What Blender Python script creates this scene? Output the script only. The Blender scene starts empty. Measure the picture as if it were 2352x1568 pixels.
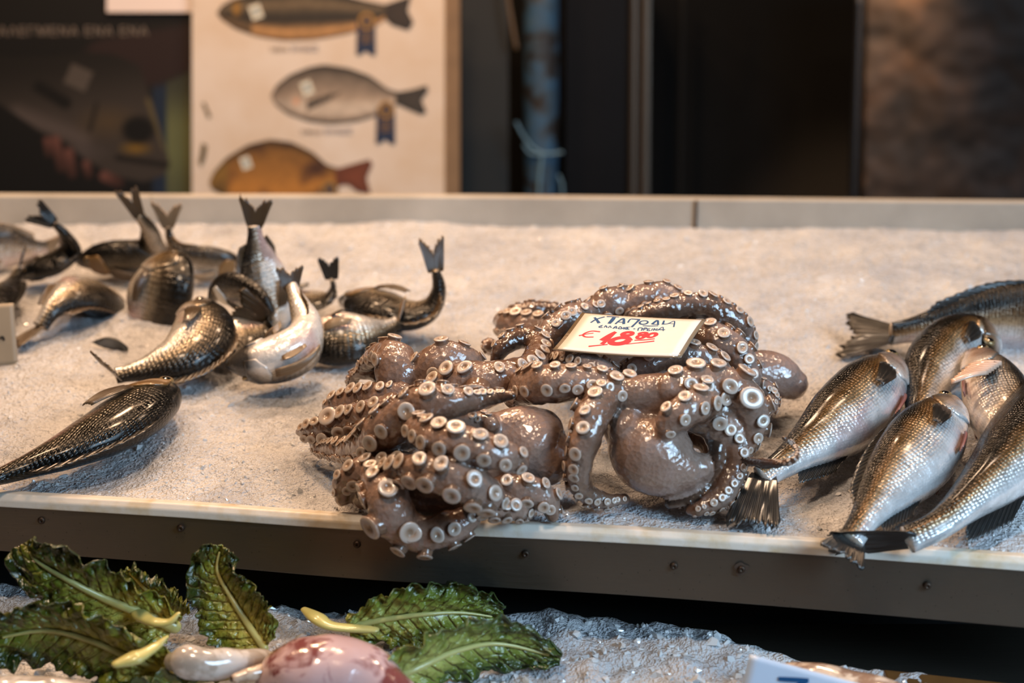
import bpy, bmesh, math, random
import numpy as np
from mathutils import Vector, Matrix, noise
from mathutils.bvhtree import BVHTree

random.seed(7)
rng = np.random.default_rng(7)
SC = bpy.context.scene
COL = SC.collection

# ------------------------------------------------------------------ the place: camera and the sloping ice
PW, PH, FPX = 2352, 1568, 70 / 36 * 2352
PITCH, TILT = math.radians(10), math.radians(12)
CD = np.array([0, math.cos(PITCH), -math.sin(PITCH)])
CU = np.array([0, math.sin(PITCH), math.cos(PITCH)])
CR = np.array([1.0, 0, 0])
ORG = np.array([0, 0, 0.92])
CAM = ORG - 2.0 * CD
EX = np.array([1.0, 0, 0])
EY = np.array([0, math.cos(TILT), math.sin(TILT)])      # up the slope, away from the customer
EN = np.array([0, -math.sin(TILT), math.cos(TILT)])     # out of the ice
LOWER = -0.098                                          # the lower ice bed lies this far under the upper one


def V(x, t, n):
    """direction from right / toward the customer / out of the ice"""
    v = x * EX - t * EY + n * EN
    return v / np.linalg.norm(v)


def I(x, u, o):
    """direction from right / up / toward the customer's eye"""
    v = x * EX + u * CU - o * CD
    return v / np.linalg.norm(v)


def ray(px, py):
    return (px - PW / 2) / FPX * CR + (PH / 2 - py) / FPX * CU + CD


def W(px, py, h=0.0, base=0.0):
    """point h centimetres above the ice"""
    d = ray(px, py)
    k = (np.dot(EN, ORG - CAM) + base + h / 100) / np.dot(EN, d)
    return CAM + d * k


def L(px, py, h=0.0):
    return W(px, py, h, LOWER)


def B(px, py, y):
    """point on an upright plane at depth y"""
    d = ray(px, py)
    return CAM + d * ((y - CAM[1]) / d[1])


def mpp(p):
    """metres per photo pixel at a point"""
    return float(np.dot(p - CAM, CD)) / FPX


def nrm(v):
    return v / (np.linalg.norm(v) + 1e-12)


def lin(r, g, b, a=1.0):
    f = lambda c: ((c / 255 + 0.055) / 1.055) ** 2.4 if c / 255 > 0.04045 else c / 255 / 12.92
    return (f(r), f(g), f(b), a)


# ------------------------------------------------------------------ objects
def tag(o, label=None, cat=None, group=None, kind=None):
    if label: o['label'] = label
    if cat: o['category'] = cat
    if group: o['group'] = group
    if kind: o['kind'] = kind
    return o


def empty(name, loc, label, cat, group=None):
    o = bpy.data.objects.new(name, None)
    o.empty_display_size = 0.03
    o.location = Vector(loc)
    COL.objects.link(o)
    return tag(o, label, cat, group)


def mesh(name, verts, faces, mats, parent=None, smooth=True, uvs=None, attrs=None, fm=None):
    me = bpy.data.meshes.new(name)
    verts = np.asarray(verts, float)
    me.from_pydata(verts.tolist(), [], [tuple(int(i) for i in f) for f in faces])
    if not isinstance(mats, (list, tuple)): mats = [mats]
    for m in mats: me.materials.append(m)
    if fm is not None: me.polygons.foreach_set('material_index', np.asarray(fm, np.int32))
    if smooth: me.polygons.foreach_set('use_smooth', np.ones(len(me.polygons), bool))
    li = np.empty(len(me.loops), np.int32); me.loops.foreach_get('vertex_index', li)
    for k, uv in (uvs or {}).items():
        uv = np.asarray(uv, float)
        lay = me.uv_layers.new(name=k)
        if len(uv) == len(verts): uv = uv[li]
        lay.data.foreach_set('uv', uv.astype(np.float32).ravel())
    for k, a in (attrs or {}).items():
        a = np.asarray(a, np.float32)
        if a.ndim == 1:
            me.attributes.new(k, 'FLOAT', 'POINT').data.foreach_set('value', a)
        else:
            if a.shape[1] == 3: a = np.c_[a, np.ones(len(a), np.float32)]
            me.attributes.new(k, 'FLOAT_COLOR', 'POINT').data.foreach_set('color', a.ravel())
    me.update()
    return link(name, me, parent)


def link(name, me, parent=None):
    o = bpy.data.objects.new(name, me)
    COL.objects.link(o)
    if parent is not None:
        o.parent = parent
        o.matrix_parent_inverse = Matrix.Translation(-Vector(parent.location))
    return o


class MB:
    """collects shapes that make up ONE mesh"""
    def __init__(s): s.v = []; s.f = []; s.m = []
    def add(s, v, f, m=0):
        o = len(s.v)
        s.v += [tuple(p) for p in v]
        s.f += [tuple(i + o for i in q) for q in f]
        s.m += [m] * len(f)
    def box(s, c, ax, ay, az, m=0):
        c, ax, ay, az = map(np.asarray, (c, ax, ay, az))
        v = [c + i * ax + j * ay + k * az for i in (-1, 1) for j in (-1, 1) for k in (-1, 1)]
        s.add(v, [(0, 1, 3, 2), (4, 6, 7, 5), (0, 4, 5, 1), (2, 3, 7, 6), (0, 2, 6, 4), (1, 5, 7, 3)], m)
    def build(s, name, mats, parent=None, smooth=False):
        return mesh(name, s.v, s.f, mats, parent, smooth, fm=s.m)


def grid_faces(nr, nc, wrap=False):
    f = []
    for i in range(nr - 1):
        for j in range(nc if wrap else nc - 1):
            a, b = i * nc + j, i * nc + (j + 1) % nc
            f.append((a, b, b + nc, a + nc))
    return f


def solid(o, t, off=0.0):
    m = o.modifiers.new('thick', 'SOLIDIFY'); m.thickness = t; m.offset = off
    return o


def bevel(o, w, n=2):
    m = o.modifiers.new('bevel', 'BEVEL'); m.width = w; m.segments = n; m.limit_method = 'ANGLE'
    return o


def spline(pts, n):
    """Catmull-Rom through rows of numbers, n samples even in arc length of the first three"""
    P = np.asarray(pts, float)
    P = np.vstack([2 * P[0] - P[1], P, 2 * P[-1] - P[-2]])
    out = []
    for i in range(1, len(P) - 2):
        p0, p1, p2, p3 = P[i - 1:i + 3]
        for u in np.linspace(0, 1, 24, endpoint=False):
            out.append(0.5 * (2 * p1 + (p2 - p0) * u + (2 * p0 - 5 * p1 + 4 * p2 - p3) * u * u + (3 * p1 - p0 - 3 * p2 + p3) * u ** 3))
    out.append(P[-2])
    out = np.array(out)
    d = np.r_[0, np.cumsum(np.linalg.norm(np.diff(out[:, :3], axis=0), axis=1))]
    s = np.linspace(0, d[-1], n)
    return np.stack([np.interp(s, d, out[:, k]) for k in range(out.shape[1])], 1), d[-1]


def tangents(c):
    t = np.gradient(c, axis=0)
    return t / (np.linalg.norm(t, axis=1, keepdims=True) + 1e-12)


def tube(c, r, seg=16, caps=True):
    c = np.asarray(c, float); r = np.asarray(r, float)
    if caps:
        t = tangents(c)
        a = [c[0] - t[0] * r[0] * math.sin(x) for x in (1.45, 1.05, .55)]
        b = [c[-1] + t[-1] * r[-1] * math.sin(x) for x in (.55, 1.05, 1.45)]
        ra = [r[0] * math.cos(x) for x in (1.45, 1.05, .55)]; rb = [r[-1] * math.cos(x) for x in (.55, 1.05, 1.45)]
        c = np.vstack([a, c, b]); r = np.r_[ra, r, rb]
    t = tangents(c)
    u = np.cross(t[0], [0.3, 0.2, 0.9]); u = nrm(u)
    v = []
    for i in range(len(c)):
        u = nrm(u - t[i] * np.dot(u, t[i])); w = np.cross(t[i], u)
        for j in range(seg):
            a = 2 * math.pi * j / seg
            v.append(c[i] + r[i] * (math.cos(a) * u + math.sin(a) * w))
    f = grid_faces(len(c), seg, True)
    f.append(tuple(range(seg))[::-1]); f.append(tuple(range(len(v) - seg, len(v))))
    return np.array(v), f


def fbm(p, oct=3, lac=2.1, gain=.5):
    a, s = 1.0, 0.0
    for _ in range(oct):
        s += a * noise.noise(p); p = p * lac; a *= gain
    return s


# ------------------------------------------------------------------ materials
class NT:
    def __init__(s, name):
        s.m = bpy.data.materials.new(name); s.m.use_nodes = True
        s.t = s.m.node_tree; s.n = s.t.nodes; s.b = s.n['Principled BSDF']
    def new(s, typ, **kw):
        x = s.n.new(typ)
        for k, v in kw.items():
            if k in x.inputs.keys() and not hasattr(x, k): x.inputs[k].default_value = v
            else: setattr(x, k, v)
        return x
    def put(s, sock, val):
        if hasattr(val, 'is_linked') or isinstance(val, bpy.types.NodeSocket): s.t.links.new(val, sock)
        else: sock.default_value = val
    def math(s, op, a, b=0.0, c=None, clamp=False):
        x = s.n.new('ShaderNodeMath'); x.operation = op; x.use_clamp = clamp
        s.put(x.inputs[0], a); s.put(x.inputs[1], b)
        if c is not None: s.put(x.inputs[2], c)
        return x.outputs[0]
    def mix(s, f, a, b, mode='MIX'):
        x = s.n.new('ShaderNodeMix'); x.data_type = 'RGBA'; x.blend_type = mode
        s.put(x.inputs[0], f); s.put(x.inputs[6], a); s.put(x.inputs[7], b)
        return x.outputs[2]
    def ramp(s, f, stops, interp='LINEAR'):
        x = s.n.new('ShaderNodeValToRGB'); r = x.color_ramp; r.interpolation = interp
        while len(r.elements) < len(stops): r.elements.new(0.5)
        for e, (p, c) in zip(r.elements, stops):
            e.position = p; e.color = c if len(c) == 4 else (*c, 1)
        s.put(x.inputs[0], f)
        return x.outputs[0]
    def noise(s, scale, vec=None, detail=3, rough=.55, dist=0.0):
        x = s.n.new('ShaderNodeTexNoise'); x.inputs['Scale'].default_value = scale
        x.inputs['Detail'].default_value = detail; x.inputs['Roughness'].default_value = rough
        x.inputs['Distortion'].default_value = dist
        s.put(x.inputs['Vector'], vec if vec is not None else s.obj())
        return x.outputs[0]
    def voro(s, scale, vec=None, feature='F1', out=0, rand=1.0, dims='3D'):
        x = s.n.new('ShaderNodeTexVoronoi'); x.feature = feature; x.voronoi_dimensions = dims
        x.inputs['Scale'].default_value = scale; x.inputs['Randomness'].default_value = rand
        s.put(x.inputs['Vector'], vec if vec is not None else s.obj())
        return x.outputs[out]
    def obj(s):
        if not hasattr(s, '_o'): s._o = s.n.new('ShaderNodeTexCoord').outputs['Object']
        return s._o
    def uv(s, name):
        x = s.n.new('ShaderNodeUVMap'); x.uv_map = name; return x.outputs[0]
    def attr(s, name, out=2):
        x = s.n.new('ShaderNodeAttribute'); x.attribute_name = name; return x.outputs[out]
    def sep(s, v):
        x = s.n.new('ShaderNodeSeparateXYZ'); s.put(x.inputs[0], v); return x.outputs
    def bump(s, h, strength=.3, dist=.001, prev=None):
        x = s.n.new('ShaderNodeBump'); x.inputs['Strength'].default_value = strength; x.inputs['Distance'].default_value = dist
        s.put(x.inputs['Height'], h)
        if prev is not None: s.put(x.inputs['Normal'], prev)
        return x.outputs[0]
    def set(s, **kw):
        names = dict(base='Base Color', rough='Roughness', metal='Metallic', spec='Specular IOR Level', coat='Coat Weight', coatr='Coat Roughness',
                     trans='Transmission Weight', ior='IOR', normal='Normal', sss='Subsurface Weight', sssr='Subsurface Radius', ssss='Subsurface Scale',
                     emit='Emission Color', emits='Emission Strength', coatn='Coat Normal', alpha='Alpha')
        for k, v in kw.items(): s.put(s.b.inputs[names[k]], v)
        return s.m


def plain(name, col, rough=.5, metal=0.0, var=0.0, scale=30, bump=0.0, bscale=80, bdist=.001, **kw):
    n = NT(name)
    c = col
    if var:
        c = n.mix(n.math('MULTIPLY', n.noise(scale), 1.0), tuple(x * (1 - var) for x in col[:3]) + (1,), tuple(min(1, x * (1 + var)) for x in col[:3]) + (1,))
    n.set(base=c, rough=rough, metal=metal, **kw)
    if bump: n.set(normal=n.bump(n.noise(bscale), bump, bdist))
    return n.m
# ------------------------------------------------------------------ materials of the stall
def ice_material():
    n = NT('crushed_ice')
    big = n.noise(14, detail=3)
    v1 = n.voro(230); v2 = n.voro(520)
    h = n.math('ADD', n.math('ADD', n.math('MULTIPLY', v1, .8), n.math('MULTIPLY', v2, .5)), n.math('MULTIPLY', n.noise(110, detail=4), 1.2))
    bp = n.bump(h, .85, .0034)
    col = n.ramp(big, [(.3, lin(176, 177, 182)), (.55, lin(196, 195, 196)), (.75, lin(212, 209, 206))])
    # melt water makes scattered clear, greyer grains
    dk = n.ramp(n.noise(75, detail=3), [(.32, (.62, .62, .63)), (.46, (1, 1, 1))])
    col = n.mix(.5, col, dk, 'MULTIPLY')
    rg = n.ramp(n.noise(300, detail=1), [(.36, (.10,) * 3), (.56, (.5,) * 3)])
    gl = n.bump(n.math('ADD', n.voro(340), n.math('MULTIPLY', n.voro(150), 1.4)), 1.0, .006)
    return n.set(base=col, rough=rg, spec=.45, normal=bp, ior=1.31, coat=.55, coatr=.06, coatn=gl)
ICE = ice_material()
GRAIN = plain('ice_grain', (.80, .80, .80, 1), .06, trans=.25, ior=1.31, spec=.8, coat=.8, coatr=.03)

def steel(name, col, rough, streak=.25):
    n = NT(name)
    mp = n.new('ShaderNodeMapping'); n.put(mp.inputs[0], n.obj()); mp.inputs['Scale'].default_value = (3, 60, 160)
    s = n.noise(6, mp.outputs[0], 4)
    blot = n.noise(9, detail=4)
    dark = tuple(c * (1 - streak) for c in col[:3]) + (1,)
    c = n.mix(blot, dark, col)
    pits = n.ramp(n.voro(150), [(.03, (.35,) * 3), (.12, (1,) * 3)])
    c = n.mix(.7, c, pits, 'MULTIPLY')
    r = n.math('ADD', n.math('MULTIPLY', s, .25), rough - .1)
    return n.set(base=c, rough=r, metal=.85, normal=n.bump(n.math('ADD', s, n.math('MULTIPLY', n.voro(150), 1.2)), .12, .0006))
APRON = steel('worn_steel', lin(104, 96, 86), .44)
SCREW = plain('rusty_screw', lin(66, 52, 42), .5, .7, var=.4, scale=300)
RUST = plain('rust_stain', lin(62, 44, 30), .7, var=.5, scale=250)

def lip_material():
    n = NT('cream_plastic_lip')
    st = n.ramp(n.noise(45, detail=5), [(.45, lin(216, 208, 196)), (.66, lin(202, 182, 150)), (.78, lin(150, 112, 70))])
    return n.set(base=st, rough=.3, spec=.5, normal=n.bump(n.noise(120), .2, .001))
LIP = lip_material()
def board_material():
    n = NT('grey_white_board')
    c = n.ramp(n.noise(7, detail=5), [(.3, lin(150, 142, 130)), (.7, lin(186, 178, 166))])
    return n.set(base=c, rough=.45, normal=n.bump(n.noise(60), .1, .001))
BOARD = board_material()
VOID = plain('dark_undercounter', lin(24, 23, 22), .75, var=.3, scale=20, bump=.3)

# ------------------------------------------------------------------ the upper display: lip, apron, back board
FRONT = [(-420, 1108), (-150, 1131), (0, 1141), (420, 1166), (850, 1196), (1400, 1222), (1870, 1251), (2352, 1287), (2500, 1299), (2800, 1322)]
BACK = [(-420, 512), (352, 515), (1000, 516), (1597, 522), (2352, 530), (2800, 534)]
front, _ = spline([W(x, y, .15) for x, y in FRONT], 90)
back, _ = spline([W(x, y, 0) for x, y in BACK], 40)

def sweep(path, prof, mats, name, parent, fm=None, smooth=False):
    """prof(i, p) gives the corner points of the section at path point p"""
    rows = [prof(i, p) for i, p in enumerate(path)]
    k = len(rows[0]); v = [q for r in rows for q in r]
    f = grid_faces(len(rows), k, True)
    f.append(tuple(range(k))[::-1]); f.append(tuple(range(len(v) - k, len(v))))
    return mesh(name, v, f, mats, parent, smooth)

counter = empty('display_counter', (0, -.3, 0.0), 'long sloping steel fish counter with a cream front lip, heaped with crushed ice', 'counter')
DOWN = np.array([0, 0, -1.0]); OUT = np.array([0, -1.0, 0])
def lipsec(i, p):
    return [p + EY * .012 + EN * .001, p + EN * .0025 + EY * .002, p + OUT * .002 + DOWN * .002, p + OUT * .002 + DOWN * .0085, p + DOWN * .0085 + EY * .012]
lip = bevel(sweep(front, lipsec, LIP, 'front_lip', counter), .0012)
def ap_h(i): return .040 + .011 * i / 89
def apsec(i, p):
    q = p + DOWN * .0075 + OUT * .0005
    lo = q + DOWN * ap_h(i) - OUT * .006
    return [q, lo, lo - OUT * .010 - DOWN * .001, lo - OUT * .010 - DOWN * .003, lo - OUT * .002 - DOWN * .003, q - OUT * .002]
bevel(sweep(front, apsec, APRON, 'apron', counter), .001)
for (sx, sy, big) in ((95, 1195, 0), (415, 1213, 0), (820, 1250, 0), (1207, 1272, 0), (1548, 1300, 0), (1703, 1307, 1), (2130, 1345, 0)):
    # seat each screw on the apron face
    d = ray(sx, sy)
    best = min(range(90), key=lambda i: abs(np.dot(front[i] - CAM, CR) / np.dot(front[i] - CAM, CD) - d[0] / 1.0))
    y = front[best][1] - .0005 + .004 * .5
    p = CAM + d * ((y - .0014 - CAM[1]) / d[1])
    mb = MB()
    nn = nrm(np.array([0, -1, -.1])); u = np.array([1.0, 0, 0]); w = np.cross(nn, u)
    prof = [(.0, .0012), (.0008, .0012), (.0012, .0022), (.0026, .0018), (.0032, .0002), (.0034, -.002)]
    vs = [p + nn * z + r * (math.cos(a) * u + math.sin(a) * w) for r, z in prof for a in np.linspace(0, 2 * math.pi, 16, endpoint=False)]
    mb.add(vs, grid_faces(len(prof), 16, True))
    scr = mb.build('screw', SCREW, counter, True)
    if big:
        k = 26; a = np.linspace(0, 2 * math.pi, k, endpoint=False)
        rr = .0056 * (1 + .12 * np.sin(3 * a + 1) + .08 * np.sin(5 * a))
        vs = [p - nn * .0006 + r * (math.cos(x) * u + math.sin(x) * w) for x, r in zip(a, rr)] + [p - nn * .0003]
        mesh('rust_stain', vs, [(i, (i + 1) % k, k) for i in range(k)], RUST, scr)
def bksec(i, p):
    q = p - EN * .05
    return [q, q + EY * .012, p + EY * .012 + EN * .0345, p + EN * .0345]
bevel(sweep(back, bksec, BOARD, 'back_board', counter), .002, 3)
for x, y0, y1 in ((1597, 460, 524), (352, 452, 514)):
    a = W(x, y1, 0) - EY * .0004; mb = MB()
    mb.box(a + EN * .017, EX * .0016, EY * .0009, EN * .0172)
    mb.build('board_joint', RUST if x > 1000 else VOID, counter)
# tray floor under the ice and the dark cabinet under it
mb = MB(); mb.box(ORG - EN * .035 + EY * .03, EX * .95, EY * .325, EN * .004); mb.build('tray_floor', APRON, counter)
mb = MB(); mb.box((0, .03, .40), (.95, 0, 0), (0, .28, 0), (0, 0, .40)); mb.build('cabinet', VOID, counter)
# ------------------------------------------------------------------ crushed ice
MOUNDS = [  # px, py, radius px, height cm: heaps and hollows of the bed
    (330, 740, 110, .9), (60, 745, 90, .6), (600, 560, 120, .5), (900, 535, 200, .5), (560, 960, 120, -.35), (240, 1000, 120, -.4), (300, 1060, 90, -.5),
    (420, 1040, 120, .5), (1750, 1180, 160, -.3), (1850, 1130, 100, -.6), (640, 1080, 80, .4), (2000, 600, 220, .4), (2230, 950, 100, -.8), (120, 860, 130, .4)]
MD = []
for mx, my, mr, mh in MOUNDS:
    p = W(mx, my, 0); MD.append((p[0], np.dot(p - ORG, EY), mr * mpp(p), mh / 100))

def ice_h(x, s):
    h = .0035 * fbm(Vector((x * 9, s * 9, 1.3)), 2) + .0022 * fbm(Vector((x * 45, s * 45, 4.1)), 2)
    c = noise.voronoi(Vector((x * 110, s * 110, 0)))[0][0]
    h += .0024 * (0.5 - c)
    for a, b, r, k in MD:
        q = ((x - a) ** 2 + (s - b) ** 2 * .6) / (r * r)
        if q < 6: h += k * math.exp(-q)
    return h

fs = np.array([np.dot(p - ORG, EY) for p in front]); fx = np.array([p[0] for p in front])
bs = np.array([np.dot(p - ORG, EY) for p in back]); bx = np.array([p[0] for p in back])
NX, NS = 430, 230
xs = np.linspace(-.72, .72, NX)
vv = []
for j in range(NS):
    k = j / (NS - 1)
    for x in xs:
        s0 = np.interp(x, fx, fs) + .010; s1 = np.interp(x, bx, bs) + .004
        s = s0 + (s1 - s0) * k
        h = ice_h(x, s)
        e = min(1.0, (s - s0) / .02)
        h = h * e + (1 - e) * -.001
        vv.append(ORG + EX * x + EY * s + EN * h)
ff = grid_faces(NS, NX)
fmi = [0] * len(ff)
# loose grains half sunk in the surface
ico = bmesh.new(); bmesh.ops.create_icosphere(ico, subdivisions=1, radius=1)
iv = np.array([v.co[:] for v in ico.verts]); iff = [[v.index for v in f.verts] for f in ico.faces]; ico.free()
def grains(count, place, size):
    V_, F_ = [], []
    for _ in range(count):
        c, r = place(), size()
        g = iv * (1 + .35 * rng.standard_normal((len(iv), 1))).clip(.5, 1.6) * np.array([1, .8, .7]) * r
        q = np.array(Matrix.Rotation(random.uniform(0, 6.28), 3, Vector(rng.standard_normal(3)).normalized()))
        o = len(V_) * len(iv)
        V_.append(g @ q.T + c); F_ += [tuple(i + o for i in f) for f in iff]
    return np.vstack(V_), F_
def upper_place():
    while True:
        x = random.uniform(-.66, .66); s0, s1 = np.interp(x, fx, fs) + .012, np.interp(x, bx, bs) - .004
        s = s0 + (s1 - s0) * random.random() ** 1.4
        return ORG + EX * x + EY * s + EN * (ice_h(x, s) + random.uniform(-.0012, .0005))
gv, gf = grains(4200, upper_place, lambda: min(.0042, .0008 + random.expovariate(1 / .0007)))
o = len(vv); vv = np.vstack([np.array(vv), gv]); ff += [tuple(i + o for i in f) for f in gf]; fmi += [1] * len(gf)
ice = mesh('crushed_ice', vv, ff, [ICE, GRAIN], None, True, fm=fmi)
ice.data.polygons.foreach_set('use_smooth', np.array([m == 0 for m in fmi])); ice.data.update()
tag(ice, 'broad bed of wet crushed ice on the upper counter under octopus and fish', 'ice', kind='stuff')

# ------------------------------------------------------------------ lower bed in front
lower = empty('lower_display', (0, -.5, 0.0), 'dark lower display base in front of the steel apron, carrying lettuce and squid', 'counter')
mb = MB(); mb.box(ORG + EN * (LOWER - .045) + EY * -.62, EX * .9, EY * .30, EN * .004); mb.build('tray_floor', APRON, lower)
mb = MB(); mb.box((0, -.62, .35), (.9, 0, 0), (0, .26, 0), (0, 0, .33)); mb.build('cabinet', VOID, lower)
EDGE = [(-420, 1290), (0, 1318), (300, 1345), (600, 1372), (800, 1385), (1150, 1392), (1300, 1388), (1450, 1395), (1600, 1420), (1750, 1462), (1900, 1490), (2000, 1520), (2120, 1530), (2230, 1560), (2400, 1640), (2700, 1800)]
ep = [L(x, y, 0) for x, y in EDGE]
ex_ = np.array([p[0] for p in ep]); es_ = np.array([np.dot(p - ORG, EY) for p in ep])
NX2, NS2 = 300, 150
xs2 = np.linspace(-.62, .62, NX2); vv = []
def low_h(x, s, s1):
    h = .008 * fbm(Vector((x * 16, s * 16, 7.7)), 3) + .0045 * fbm(Vector((x * 60, s * 60, 2.2)), 2) + .0022 * (.5 - noise.voronoi(Vector((x * 85, s * 85, 3)))[0][0])
    d = (s1 - s) / .03
    return h + (-.045 * (1 - d) ** 2 if d < 1 else 0)
for j in range(NS2):
    for x in xs2:
        s1 = np.interp(x, ex_, es_) + .012 + .009 * noise.noise(Vector((x * 22, 0, 5)))
        s = -.86 + (s1 + .86) * j / (NS2 - 1)
        vv.append(ORG + EX * x + EY * s + EN * (LOWER + low_h(x, s, s1)))
ff = grid_faces(NS2, NX2); fmi = [0] * len(ff)
def low_place():
    x = random.uniform(-.5, .5); s1 = np.interp(x, ex_, es_)
    s = s1 - .02 - .3 * random.random()
    return ORG + EX * x + EY * s + EN * (LOWER + low_h(x, s, s1 + .012))
gv, gf = grains(2200, low_place, lambda: min(.007, .0015 + random.expovariate(1 / .0012)))
o = len(vv); vv = np.vstack([np.array(vv), gv]); ff += [tuple(i + o for i in f) for f in gf]; fmi += [1] * len(gf)
ice2 = mesh('crushed_ice', vv, ff, [ICE, GRAIN], None, True, fm=fmi)
ice2.data.polygons.foreach_set('use_smooth', np.array([m == 0 for m in fmi])); ice2.data.update()
tag(ice2, 'lower bed of lumpy crushed ice in front of the apron, under the lettuce leaves', 'ice', kind='stuff')
# ------------------------------------------------------------------ fish
def fish_material(name, back, mid, side, belly, metal=.45, head=None, scale=.0042, band=.55, snout=.0, bel=.0, sn=(.075, .15)):
    n = NT(name)
    ts = n.sep(n.uv('ts')); t, s = ts[0], ts[1]
    ob = n.obj()
    f = n.math('ADD', s, n.math('MULTIPLY', n.math('SUBTRACT', n.noise(22, ob, 4), .5), .28))
    b0 = .36 + bel
    col = n.ramp(f, [(.16, belly), (b0, belly), (b0 + .13, side), (max(band + .1, b0 + .2), mid), (.84, back), (.95, back)])
    vec = n.uv('sc')
    mp = n.new('ShaderNodeMapping'); n.put(mp.inputs[0], vec); mp.inputs['Scale'].default_value = (1, 1.25, 1)
    sc = n.voro(1 / scale, mp.outputs[0], rand=.35, dims='2D')
    body = n.math('MULTIPLY', n.ramp(t, [(.22, (0,) * 3), (.29, (1,) * 3)]), n.ramp(s, [(.22, (.12,) * 3), (.42, (1,) * 3)]))
    tint = n.ramp(sc, [(.0, (1.0, 1.0, 1.0)), (.35, (.84, .82, .78)), (.62, (.34, .32, .30))])
    col = n.mix(n.math('MULTIPLY', body, .85), col, tint, 'MULTIPLY')
    blush = n.math('MULTIPLY', n.ramp(n.noise(17, ob, 3), [(.55, (0,) * 3), (.68, (1,) * 3)]), n.ramp(s, [(.36, (1,) * 3), (.5, (0,) * 3)]))
    col = n.mix(n.math('MULTIPLY', blush, .45), col, lin(186, 120, 122))
    # darker patches scattered at random over the skin
    pat = n.ramp(n.noise(45, ob, 4), [(.36, (.62,) * 3), (.6, (1.0,) * 3)])
    col = n.mix(.75, col, pat, 'MULTIPLY')
    # lateral line
    ll = n.math('SUBTRACT', 1.0, n.math('MULTIPLY', n.math('ABSOLUTE', n.math('SUBTRACT', s, .66)), 70), clamp=True)
    col = n.mix(n.math('MULTIPLY', n.math('MULTIPLY', ll, body), .6), col, lin(30, 27, 24))
    # head plates
    hd = n.ramp(t, [(.2, (1,) * 3), (.27, (0,) * 3)])
    hc = n.ramp(n.math('ADD', n.math('MULTIPLY', s, .6), n.math('MULTIPLY', n.noise(40, ob, 4), .5)), [(.36, belly), (.5, head or side), (.72, back)])
    col = n.mix(n.math('MULTIPLY', hd, .8), col, hc)
    mouth = n.math('MULTIPLY', n.math('SUBTRACT', 1.0, n.math('MULTIPLY', n.math('ABSOLUTE', n.math('SUBTRACT', s, .36)), 22), clamp=True), n.ramp(t, [(.06, (1,) * 3), (.1, (0,) * 3)]))
    col = n.mix(mouth, col, lin(34, 20, 18))
    if snout: col = n.mix(n.math('MULTIPLY', n.ramp(n.math('ADD', t, n.math('MULTIPLY', n.noise(60, ob), .06)), [(sn[0], (1,) * 3), (sn[1], (0,) * 3)]), snout), col, lin(36, 29, 22))
    hgt = n.math('ADD', n.math('MULTIPLY', n.math('MULTIPLY', sc, body), -1.0), n.math('MULTIPLY', n.noise(140, ob, 3), .9))
    bp = n.bump(hgt, .65, .0016)
    rg = n.ramp(n.noise(70, ob, 3), [(.35, (.17,) * 3), (.65, (.36,) * 3)])
    return n.set(base=col, metal=metal, rough=rg, normal=bp, spec=.55, coat=.34, coatr=.14)

BREAM = fish_material('bream_skin', lin(30, 27, 23), lin(86, 74, 58), lin(176, 158, 132), lin(214, 206, 196), .5, lin(120, 92, 52), snout=.7)
BREAMD = fish_material('dark_bream_skin', lin(24, 23, 21), lin(50, 46, 38), lin(92, 82, 66), lin(160, 146, 128), .5, lin(112, 82, 44), snout=.8)
BREAMP = fish_material('pale_bream_skin', lin(44, 40, 36), lin(140, 124, 104), lin(204, 192, 176), lin(226, 220, 214), .3, lin(190, 178, 160), snout=.85)
BREAMH = fish_material('black_headed_bream_skin', lin(38, 34, 30), lin(140, 124, 104), lin(208, 198, 184), lin(228, 222, 216), .25, lin(120, 104, 86), snout=.95, sn=(.18, .25))
BASS = fish_material('bass_skin', lin(30, 25, 18), lin(112, 82, 46), lin(182, 154, 118), lin(230, 230, 230), .42, lin(150, 128, 112), .0038, .6, bel=.07)
BASSB = fish_material('bass_pale_skin', lin(52, 44, 38), lin(120, 104, 86), lin(204, 190, 176), lin(224, 214, 206), .25, lin(150, 120, 104), .0038, .66)

def fin_material(name, a, b):
    n = NT(name)
    u = n.sep(n.uv('ray'))
    w = n.math('MULTIPLY', n.math('ADD', n.math('SINE', n.math('MULTIPLY', u[0], 150.0)), 1.0), .5)
    c = n.mix(n.math('MULTIPLY', w, n.math('ADD', n.math('MULTIPLY', u[1], .6), .3)), a, b)
    return n.set(base=c, rough=.3, spec=.6, coat=.4, coatr=.15, normal=n.bump(w, .5, .0012))
FIN = fin_material('fin_brown', lin(54, 42, 30), lin(112, 90, 64))
FIND = fin_material('fin_dark', lin(16, 15, 14), lin(46, 41, 36))
FINP = fin_material('fin_pink', lin(112, 58, 54), lin(176, 122, 110))
FINT = fin_material('fin_tan', lin(120, 98, 72), lin(176, 152, 124))
EYEB = plain('fish_pupil', lin(10, 10, 12), .06, spec=.8, coat=1.0)
EYER = plain('fish_iris', lin(150, 128, 92), .2, .5)
GILLP = plain('gill_lamella', lin(206, 172, 150), .25, var=.2, scale=90, coat=.6, bump=.3)
GOLD = plain('gill_gold', lin(112, 84, 48), .32, .15, var=.5, scale=90, coat=.4, bump=.3)
GILLW = plain('silver_gill_cover', lin(214, 212, 206), .2, .15, var=.15, scale=60, coat=.5)
BRUISE = plain('bruised_gill', lin(126, 84, 84), .28, .1, var=.5, scale=110, coat=.5, bump=.3)

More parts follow.
